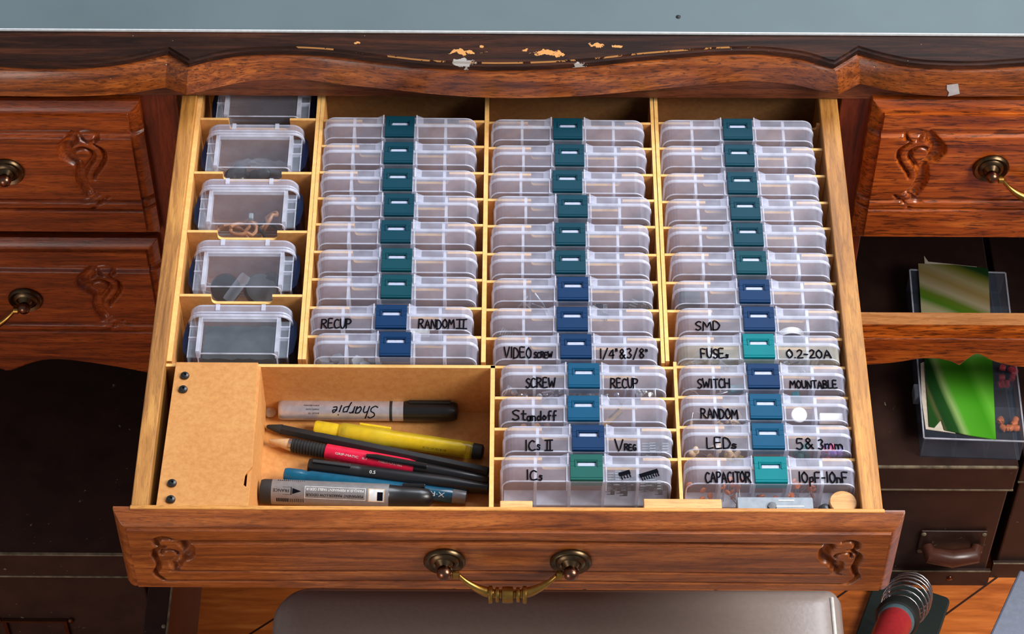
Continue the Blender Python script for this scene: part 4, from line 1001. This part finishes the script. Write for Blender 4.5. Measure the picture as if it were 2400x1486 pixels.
# grey marker
o,Lh=pen('grey_marker',(588,1150),(1014,1168),ZF+.0100,ZF+.0092,'fat grey permanent marker with black cap along the tray front','marker')
cpx=.0990; rg=.0097
MB().mat('blackm').lathe([(.0060,0),(.0088,.0006),(.0095,.003),(.0096,.0095)],30,None,'x').build('end_cap',o,smooth=40)
MB().mat('greyb').lathe([(.0096,.0092),(rg,.0096),(rg,cpx)],32,None,'x').build('barrel',o,smooth=40)
MB().mat('black').lathe([(.0094,cpx),(.0090,cpx+.001),(.0086,cpx+.010),(.0082,Lh-.010),(.0070,Lh-.003),(.0040,Lh)],30,None,'x').build('cap',o,smooth=40)
MB().mat('black').box(cpx+.010,Lh-.006,-.0018,.0018,.0080,.0108).build('clip',o,bevel=.0006).rotation_euler=(-.9,0,0)
wrap_text('PERMANENT MARKER-LOW ODOUR',.0800,.0030,rg,.62,'ink',o,'barrel_print',wid=.044)
wrap_text('MARQUEUR PERMANENT FAIBLE ODEUR',.0800,.0030,rg,.18,'white',o,'barrel_print',wid=.044)
wrap_text('FRANCE',.0232,.0032,rg,.36,'ink',o,'barrel_print',wid=.0125)
mb=MB().mat('white')
def rg_rect(x0,x1,p0,p1,w_):
    fn=lambda x,v:(x,-(rg+.00012)*math.sin(v),(rg+.00012)*math.cos(v))
    def strip(xa,xb,pa,pb):
        n=8; vs=[];
        for i in range(n+1): v=pa+(pb-pa)*i/n; vs+=[fn(xa,v),fn(xb,v)]
        mb.add(vs,[(2*i,2*i+1,2*i+3,2*i+2) for i in range(n)])
    strip(x0,x1,p0,p0+w_/rg); strip(x0,x1,p1-w_/rg,p1); strip(x0,x0+w_,p0,p1); strip(x1-w_,x1,p0,p1)
rg_rect(.0350,.0815,.04,1.02,.00035); mb.mat('cone'); rg_rect(.0835,.0960,.02,1.10,.0005); mb.mat('matedge')
for i in range(9): pass
def patch(mb,x0,x1,p0,p1,r=rg,n=8,e=.0001):
    vs=[]
    for i in range(n+1): v=p0+(p1-p0)*i/n; vs+=[(x0,-(r+e)*math.sin(v),(r+e)*math.cos(v)),(x1,-(r+e)*math.sin(v),(r+e)*math.cos(v))]
    mb.add(vs,[(2*i,2*i+1,2*i+3,2*i+2) for i in range(n)])
patch(mb,.0842,.0953,.08,1.04); mb.mat('ink'); patch(mb,.0905,.0948,.30,.98,e=.00022)
for i in range(14): patch(mb,.0135+i*.00155,.0135+i*.00155+(.0009 if i<6 else .0005),1.10,1.45)
for i in range(14): patch(mb,.0135+i*.00155,.0135+i*.00155+(.0009 if i<6 else .0005),-.62,-.50)
# nib symbol beside FRANCE
for x0,x1,a,b_ in ((.0180,.0250,.18,.20),(.0180,.0250,.78,.80),(.0244,.0250,.18,.80)): patch(mb,x0,x1,a,b_)
for i in range(7): patch(mb,.0256+i*.0009,.0256+(i+1)*.0009,.49-.22*(1-i/7),.49+.22*(1-i/7))
mb.build('barrel_print',o)
# ------------------------------------------------------------------ odds and ends behind the drawer front
def yblock(name,px0,px1,pyt,z,y0,y1,mat,label,cat,zb=ZF,bev=.0006):
    a=atz(px0,pyt,z); b_=atz(px1,pyt,z)
    mb=MB().mat(mat).box(float(a[0]),float(b_[0]),y0,y1,zb,z); o=mb.build(name,bevel=bev); tag(o,label,cat); return o
yblock('wood_block',1172,1248,1166,.6815,-.4135,-.4020,'raw','short raw pine block at the left front of the ICs box','wood block')
yblock('wood_strip',1252,1480,1178,.6790,-.4135,-.4065,'raw','long thin raw pine strip in front of the ICs box','wood strip')
yblock('wood_block',1508,1690,1156,.6850,-.4135,-.4020,'raw','tall raw pine block between the ICs and CAPACITOR boxes','wood block').location.z=0
yblock('wood_strip',1694,1722,1170,.6800,-.4135,-.4080,'raw','small raw pine stub left of the light metal case','wood strip')
a=atz(1727,1166,.6870); b_=atz(1905,1168,.6870)
t=empty('metal_case',((a[0]+b_[0])/2,-.4070,ZF),0,'flat light metal case with dark thumb catch behind the drawer front','metal case')
w_=(b_[0]-a[0])/2
MB().mat('alu').prism(rrect(-w_,w_,-.0058,.0058,.0012),0,.6868-ZF).build('body',t,bevel=.0006)
MB().mat('steel').box(-.004,w_*.75,-.0030,-.0024,.6868-ZF,.6868-ZF+.0003).box(w_*.10,w_*.50,.0022,.0030,.6868-ZF,.6868-ZF+.0003).build('engraved_line',t)
MB().mat('black').lathe([(.0002,.002),(.0032,.0018),(.0036,0),(.002,-.003)],16,Matrix.Translation((-.0025,-.0030,.6868-ZF))).build('thumb_catch',t,smooth=40)
mb=MB().mat('raw').lathe([(.0003,.6830-ZF),(.0095,.6830-ZF),(.0102,.6822-ZF),(.0102,.0),(.0003,0)],26)
p=atz(1975,1165,.683); o=mb.build('wood_dowel',loc=(float(p[0]),-.4025,ZF),smooth=40); tag(o,'round raw wooden dowel standing in the right front drawer corner','dowel')
mb=MB().mat('black').lathe([(.0003,.006),(.0040,.005),(.0055,.002),(.0055,-.002),(.0003,-.002)],20)
p=atz(1932,1183,.676); o=mb.build('rubber_bumper',loc=(float(p[0]),-.4060,.6745),smooth=40); tag(o,'small round black rubber bumper between the metal case and wooden dowel','bumper')
mb=MB().mat('mdf').box(.2080,.2380,-.4136,-.4010,ZF,.6725) ; o=mb.build('packing_block',bevel=.0005); tag(o,'brown hardboard packing piece beneath the small round black bumper','wood block')
# ================================================================== UNDER AND AROUND THE DESK
m,n,p,o_=newmat('parquet')
v=mapped(n,(1,1,1),rot=(0,0,math.radians(-38)))
br=n.nodes.new('ShaderNodeTexBrick'); n.links.new(v,br.inputs['Vector'])
br.inputs['Color1'].default_value=(0,0,0,1); br.inputs['Color2'].default_value=(1,1,1,1); br.inputs['Mortar'].default_value=(.5,.5,.5,1)
br.inputs['Scale'].default_value=1; br.inputs['Brick Width'].default_value=.42; br.inputs['Row Height'].default_value=.085; br.inputs['Mortar Size'].default_value=.0012
v2=mapped(n,(1.4,12,1),rot=(0,0,math.radians(-38))); g=noise(n,v2,9,5,.6,.6)
c=ramp(n,g,[(.3,lin((150,74,26))),(.55,lin((196,106,44))),(.75,lin((222,136,66)))])
c=mixc(n,1,c,ramp(n,br.outputs['Color'],[(0,(.82,.8,.78,1)),(1,(1.1,1.08,1.05,1))]),'MULTIPLY')
c=mixc(n,br.outputs['Fac'],c,lin((52,24,12)))
n.links.new(c,p.inputs['Base Color']); p.inputs['Roughness'].default_value=.35; M['floor']=m
o=MB().mat('floor').box(-2.2,2.2,-2.,2.,-.02,0).build('floor'); o['kind']='structure'
def trunk(name,x0,x1,y0,y1,z,label,handle_px=None,lidh=.038):
    t=empty(name,((x0+x1)/2,(y0+y1)/2,0),0,label,'chest')
    w,d=(x1-x0)/2,(y1-y0)/2
    MB().mat('trunk').box(-w+.003,w-.003,-d+.004,d-.003,.0,z-lidh-.003).build('body',t,bevel=.002)
    MB().mat('trunk').box(-w,w,-d,d,z-lidh,z).build('lid',t,bevel=.0015)
    mb=MB().mat('worn').box(-w,w,-d-.0006,-d+.0010,z-lidh-.0012,z-lidh+.0006); mb.build('worn_rim',t)
    mb=MB().mat('worn').box(-w+.002,w-.002,-d-.0003,-d+.0022,z-.0016,z+.0004); mb.build('scuffed_edge',t)
    mb=MB().mat('trunk').box(-w-.001,w+.001,-d-.0006,-d+.004,0,.026); mb.build('bottom_band',t)
    mb=MB().mat('worn').box(-w-.001,w+.001,-d-.0010,-d+.0002,.0262,.0272); mb.build('band_edge',t)
    n_=max(3,int((x1-x0)/.08)); r0=MB().mat('brassk').lathe([(.0034,0),(.0030,.0012),(.0012,.0020),(.0002,.0021)],12,None,'y').build('rivet',t,smooth=40)
    for i in range(n_):
        r=r0 if i==0 else r0.copy()
        if i: COL.objects.link(r); r.parent=t
        r.location=(-w+(i+.5)*2*w/n_,-d-.0006,.014)
    return t,(x0+x1)/2,(y0+y1)/2,w,d
def tlabel(t,cx,cy,px,py,d,wpx,kind):
    q=aty(px,py,cy-d); lx,lz=float(q[0])-cx,float(q[2]); y=-d+.003
    if kind=='handle':
        MB().mat('trunkh').tube([(lx-.026,y-.004,lz),(lx-.023,y-.014,lz-.002),(lx,y-.017,lz-.004),(lx+.023,y-.014,lz-.002),(lx+.026,y-.004,lz)],[.006,.009,.0095,.009,.006],12).build('handle',t,smooth=40)
        MB().mat('trunk').box(lx-.034,lx+.034,y-.0022,y,lz-.02,lz+.024).build('handle_plate',t,bevel=.001)
        for dx,dz in ((-.031,.019),(.031,.019),(-.031,-.012),(.031,-.014)):
            MB().mat('worn').lathe([(.0028,0),(.0024,.0012),(.0004,.002)],10,Matrix.Translation((lx+dx,y-.002,lz+dz)),'y').build('rivet',t,smooth=40)
    else:
        mb=MB().mat('brassk')
        mb.box(lx-.032,lx+.032,y-.003,y,lz+.010,lz+.0125).box(lx-.032,lx-.0285,y-.003,y,lz-.022,lz+.010).box(lx+.0285,lx+.032,y-.003,y,lz-.022,lz+.010)
        mb.build('label_frame',t)
        for dx in (-.036,.036): MB().mat('brassk').lathe([(.0034,0),(.0030,.0014),(.0004,.0024)],12,Matrix.Translation((lx+dx,y-.001,lz+.011)),'y').build('rivet',t,smooth=40)
def rx(px,py,z): return float(atz(px,py,z)[0])
xr=rx(2388,1120,.205)
T_=trunk('storage_chest',.262,xr,-.036,.40,.213,'dark brown metal chest under the right side of the desk with a handle facing front')
tlabel(T_[0],T_[1],T_[2],2230,1278,T_[4],130,'handle')
T2=trunk('storage_chest',xr+.006,xr+.30,-.026,.40,.213,'dark metal chest at the right picture edge beside the handled chest')
yl=float(atz(100,1300,.213)[1]); xl=rx(330,1300,.213)
T3=trunk('storage_chest',-.80,xl,yl,.40,.213,'dark brown scuffed chest under the left side of the desk with a metal label frame')
tlabel(T3[0],T3[1],T3[2],85,1472,T3[4],180,'frame')
# second, narrow case standing right of the left trunk
x0=rx(341,1440,.19); x1=rx(397,1440,.19)
t=empty('narrow_case',((x0+x1)/2,-.10,0),0,'narrow brown case with riveted top standing beside the left chest','case')
w=(x1-x0)/2
MB().mat('trunk2').box(-w,w,-.25,.12,0,.188).build('body',t,bevel=.0015)
MB().mat('trunk').box(-w-.0004,w-.0008,-.251,.121,.186,.191).build('top_strip',t,bevel=.001)
mb=MB().mat('worn').box(w-.0014,w+.0004,-.25,.12,.1885,.1915); mb.build('worn_edge',t)
for y in (-.20,-.128,-.06): MB().mat('brassk').lathe([(.0034,.191),(.0030,.1924),(.0004,.1932)],12,Matrix.Translation((.001,y,0))).build('rivet',t,smooth=40)
for y in (-.20,-.155,-.11): MB().mat('worn').lathe([(.0022,.191),(.0018,.1922),(.0004,.1928)],10,Matrix.Translation((w-.004,y,0))).build('rivet',t,smooth=40)
# dust specks (worn flecks) on the left trunk lid
# ------------------------------------------------------------------ styrene parts case with green card
zt=.213
cz=zt+.032
c4=[atz(2150,622,cz),atz(2372,650,cz),atz(2388,1040,cz),atz(2146,1020,cz)]
cx=sum(float(c[0]) for c in c4)/4; cy=sum(float(c[1]) for c in c4)/4
wx=((c4[1][0]-c4[0][0])+(c4[2][0]-c4[3][0]))/4; dy=((c4[0][1]-c4[3][1])+(c4[1][1]-c4[2][1]))/4
t=empty('clear_parts_case',(cx,cy,zt),-.035,'clear plastic compartment case lying on the right chest beneath a green card','parts case')
mb=MB().mat('styr')
hh=.030
for a in ((-wx,wx,-dy,dy,0,.0016),(-wx,wx,-dy,-dy+.0016,0,hh),(-wx,wx,dy-.0016,dy,0,hh),(-wx,-wx+.0016,-dy,dy,0,hh),(wx-.0016,wx,-dy,dy,0,hh)): mb.box(*a)
for x in (-wx*.35,wx*.3): mb.box(x-.0007,x+.0007,-dy,dy,.0016,hh-.002)
for i in range(1,5): y=-dy+2*dy*i/5; mb.box(-wx,wx,y-.0007,y+.0007,.0016,hh-.002)
mb.build('case_body',t)
MB().mat('styr').box(-wx-.001,wx+.001,-dy-.001,dy+.001,hh,hh+.0016).build('case_lid',t)
mb=MB().mat('rib')
for a in ((-wx,wx,-dy-.001,-dy+.0005),(-wx,wx,dy-.0005,dy+.001),(-wx-.001,-wx+.0005,-dy,dy),(wx-.0005,wx+.001,-dy,dy)): mb.box(*a,hh+.0014,hh+.0022)
mb.build('lid_rim',t)
for s,y in ((-1,.30),(-1,-.45),(1,.20)):
    MB().mat('glass').box(*sorted((s*wx,s*(wx+.006))),dy*y-.008,dy*y+.008,hh-.012,hh+.001).build('hinge',t,bevel=.001)
# card material: blurred leaf photograph
m,n,p,o_=newmat('leaf_print'); tcx=n.nodes.new('ShaderNodeTexCoord'); sp=n.nodes.new('ShaderNodeSeparateXYZ'); n.links.new(tcx.outputs['Object'],sp.inputs[0])
X,Y=sp.outputs['X'],sp.outputs['Y']
nz=noise(n,tcx.outputs['Object'],9,3)
# lower half: diagonal pale vein, deep green left, bright green right
d=math_(n,'ADD',math_(n,'ADD',X,math_(n,'MULTIPLY',Y,.22)),math_(n,'MULTIPLY',nz,.008))
lo=ramp(n,math_(n,'ADD',math_(n,'MULTIPLY',d,12.),.72),[(.0,lin((30,76,26))),(.05,lin((84,92,50))),(.085,lin((24,66,26))),(.20,lin((26,78,24))),(.27,lin((150,186,110))),(.34,lin((84,172,40))),(.60,lin((66,158,22))),(.72,lin((104,190,56))),(.9,lin((70,160,26)))])
u=math_(n,'ADD',math_(n,'ADD',math_(n,'MULTIPLY',X,.55),Y),math_(n,'MULTIPLY',nz,.010))
up=ramp(n,math_(n,'MULTIPLY',u,8.),[(.18,lin((176,172,136))),(.30,lin((176,170,130))),(.38,lin((78,124,24))),(.46,lin((96,120,30))),(.54,lin((172,160,128))),(.66,lin((150,128,74))),(.76,lin((160,148,108))),(.86,lin((110,112,36))),(.93,lin((18,58,18)))])
c=mixc(n,ramp(n,math_(n,'ADD',math_(n,'MULTIPLY',Y,20),.6),[(.3,(0,0,0,1)),(.7,(1,1,1,1))]),lo,up)
n.links.new(c,p.inputs['Base Color']); p.inputs['Roughness'].default_value=.45; M['leaf']=m
cz2=zt+hh+.0022+.001
cpx=[(2152,618),(2238,621),(2316,630),(2334,1030),(2270,1020),(2214,1008),(2206,984),(2190,1002),(2178,1000),(2164,810)]
P=[atz(a,b_,cz2) for a,b_ in cpx]; ox=sum(q[0] for q in P[:4])/4; oy=float(sum(q[1] for q in (P[0],P[2],P[3],P[8]))/4)
t2=empty('green_card',(ox,oy,cz2-.001),0,'torn green leaf-printed card lying on the clear parts case','card')
MB().mat('leaf').prism([(q[0]-ox,q[1]-oy) for q in P],0.0002,.0014).build('printed_sheet',t2)
Q=[atz(a,b_,cz2) for a,b_ in [(2166,598),(2176,612),(2290,624),(2290,640),(2170,640)]]
Q2=[atz(a,b_,cz2) for a,b_ in [(2158,850),(2168,846),(2184,1000),(2206,980),(2222,1004),(2240,1014),(2170,1004),(2160,930)]]
mb=MB().mat('paper').prism([(q[0]-ox,q[1]-oy) for q in Q],-.0008,.0001)
mb.build('torn_backing',t2)
MB().mat('paper').prism([(q[0]-ox,q[1]-oy) for q in Q2],-.0008,.0001).build('torn_backing',t2)
# bits inside the case
rd=MB().mat('redh').box(-.006,.006,-.003,.003,0,.006); r0=None
for i in range(20):
    q=atz(random.uniform(2342,2382),random.choice([862,868,875,885,900,985,993,1003]),zt+.006)
    red=q[1]>float(atz(2350,930,zt)[1])
    mb=MB().mat('redh' if red else 'orange').lathe([(.0003,-.003),(.0030,-.003),(.0034,0),(.0030,.003),(.0003,.003)],12,None,'x')
    o=mb.build('component',loc=(float(q[0]),float(q[1]),zt+.006),smooth=40); o.rotation_euler=(0,0,i)
    tag(o,('small red component in the clear case right of the green card' if red else 'small orange-brown component at the front of the clear case'),'component','%s components in the clear case'%('red' if red else 'brown'))
# ------------------------------------------------------------------ stool
zs=.455
xL=rx(633,1486,zs)+.0; xR=rx(1985,1486,zs); yb=float(atz(1200,1391,zs)[1])+.012
t=empty('desk_stool',((xL+xR)/2,yb-.21,0),0,'padded taupe leatherette stool tucked below the open drawer','stool')
w=(xR-xL)/2; hd=.21
def cushion(z0,z1,w,hd,r):
    rows=[]
    secs=[(z0,.010,.0),(z0+.004,.002,0),(z0+.012,0,0),(z1-.016,0,0),(z1-.006,.004,0),(z1-.0015,.011,0),(z1,.022,0)]
    mb=MB().mat('seat'); vs=[]; n=0
    for z,ins,_ in secs:
        o=rrect(-w+ins,w-ins,-hd+ins,hd-ins,[max(r[k]-ins*.6,.006) for k in range(4)],8); n=len(o); vs+=[(x,y,z) for x,y in o]
    fs=[(k*n+i,k*n+(i+1)%n,(k+1)*n+(i+1)%n,(k+1)*n+i) for k in range(len(secs)-1) for i in range(n)]
    fs+=[tuple(range(n)),tuple(range((len(secs)-1)*n,len(secs)*n))]
    return mb.add(vs,fs)
cushion(.375,zs,w,hd,[.03,.012,.030,.03]).build('seat_cushion',t,smooth=50)
MB().mat('pipe').tube([(w-.0095,-hd+.02,zs-.0012),(w-.0095,hd-.014,zs-.0012)],.0016,8).build('piping',t,smooth=True)
MB().mat('trunk').box(-w+.02,w-.02,-hd+.02,hd-.02,.335,.375).build('frame',t,bevel=.002)
for sx in (-1,1):
    for sy in (-1,1): MB().mat('trunk').lathe([(.018,.34),(.014,.0)],12,Matrix.Translation((sx*(w-.05),sy*(hd-.05),0))).build('leg',t,smooth=40)
# ------------------------------------------------------------------ soldering iron stand with the iron
bp=atz(2112,1462,.006)
t=empty('soldering_stand',(float(bp[0]),float(bp[1]),0),0,'black soldering iron stand with steel spring holder on the floor, right front','soldering stand')
MB().mat('basegr').prism(rrect(-.040,.040,-.046,.046,.006),0,.012,Matrix.Rotation(-.38,4,'Z')).build('base',t,bevel=.0015)
A=Vector(atz(2133,1392,.055))-Vector((float(bp[0]),float(bp[1]),0)); 
B=Vector(atz(2104,1448,.098))-Vector((float(bp[0]),float(bp[1]),0))
ax=(B-A); La=ax.length; axn=ax.normalized(); s1=axn.orthogonal().normalized(); s2=axn.cross(s1)
A2=A-axn*.012
path=[];N=8*22
for i in range(N+1):
    a=i/22*2*math.pi; f_=i/N; rad=.0205+.0050*math.sin(min(f_*1.25,1)*math.pi*.9)-.004*f_
    path.append(A2+axn*(La+.012)*f_+(s1*math.cos(a)+s2*math.sin(a))*rad)
MB().mat('steel').tube(path,.0011,8).build('spring_holder',t,smooth=True)
MB().mat('alu').tube([A2+axn*.002+s1*.02,A2+s1*.02-Vector((0,0,.02)),Vector((A2.x,A2.y,.012))],.0025,8).build('bracket',t,smooth=True)
RM=Matrix((( s1.x,s2.x,axn.x,0),(s1.y,s2.y,axn.y,0),(s1.z,s2.z,axn.z,0),(0,0,0,1)))
ii=empty('soldering_iron',tuple(Vector((float(bp[0]),float(bp[1]),0))+B),0,'soldering iron with red handle resting in the spring stand','soldering iron')
TT=RM
MB().mat('dark').lathe([(.010,-.010),(.0215,-.006),(.0225,.002),(.0200,.008),(.016,.010)],28,TT).build('heat_collar',ii,smooth=40)
MB().mat('collar').lathe([(.0150,.008),(.0185,.010),(.0180,.014),(.0165,.016)],28,TT).build('ring',ii,smooth=40)
MB().mat('redh').lathe([(.0160,.012),(.0168,.016),(.0166,.040),(.0150,.075),(.0165,.130),(.010,.136)],28,TT).build('handle',ii,smooth=40)
MB().mat('steel').lathe([(.004,-.050),(.0045,-.008),(.0040,.0)],14,TT).build('heating_shaft',ii,smooth=40)
# grey panel at the lower right
g0=atz(2392,1338,.32); g1=atz(2318,1500,.32)
d=Vector((float(g1[0]-g0[0]),float(g1[1]-g0[1]),0)); d.normalize(); nrm=Vector((-d.y,d.x,0)); 
if nrm.x<0: nrm=-nrm
a=Vector((float(g0[0]),float(g0[1]),0)); pts=[a,a+d*.30,a+d*.30+nrm*.25,a+nrm*.25]
c0=(pts[0]+pts[2])/2
t=empty('grey_cabinet',(c0.x,c0.y,0),0,'slate grey cabinet cut by the lower right corner of the picture','cabinet')
MB().mat('greyp').prism([(q.x-c0.x,q.y-c0.y) for q in pts],.012,.30).build('body',t,bevel=.002)
MB().mat('greyp').prism([((q.x-c0.x)*1.01,(q.y-c0.y)*1.01) for q in pts],.30,.32).build('top_panel',t,bevel=.002)
MB().mat('dark').prism([((q.x-c0.x)*.9,(q.y-c0.y)*.9) for q in pts],0,.012).build('plinth',t)
# ================================================================== LIGHT, WORLD
w=bpy.data.worlds.new('room_light'); S.world=w; w.use_nodes=True
bg=w.node_tree.nodes['Background']; bg.inputs[0].default_value=(.82,.88,1.,1); bg.inputs[1].default_value=.21
def area(name,loc,target,size,sy,power,col):
    l=bpy.data.lights.new(name,'AREA'); l.shape='RECTANGLE'; l.size=size; l.size_y=sy; l.energy=power; l.color=col
    o=bpy.data.objects.new(name,l); COL.objects.link(o); o.location=loc
    o.rotation_euler=(Vector(target)-Vector(loc)).to_track_quat('-Z','Y').to_euler(); return o
area('window_light',(1.5,-.75,2.05),(0,-.2,.6),.8,1.0,52,(1.,.96,.9))
area('far_window_light',(1.15,1.6,3.3),(.1,-.2,.6),1.6,1.9,92,(.86,.92,1.))
area('low_fill_light',(-1.2,-1.9,.80),(-.2,-.1,0),  .8,.8,10,(1.,.93,.86))  # added fill lamp, low at front left, to brighten the floor and left fronts
S.view_settings.view_transform='Standard'; S.view_settings.look='None'; S.view_settings.gamma=1; S.view_settings.exposure=.17
S.cycles.transparent_max_bounces=32
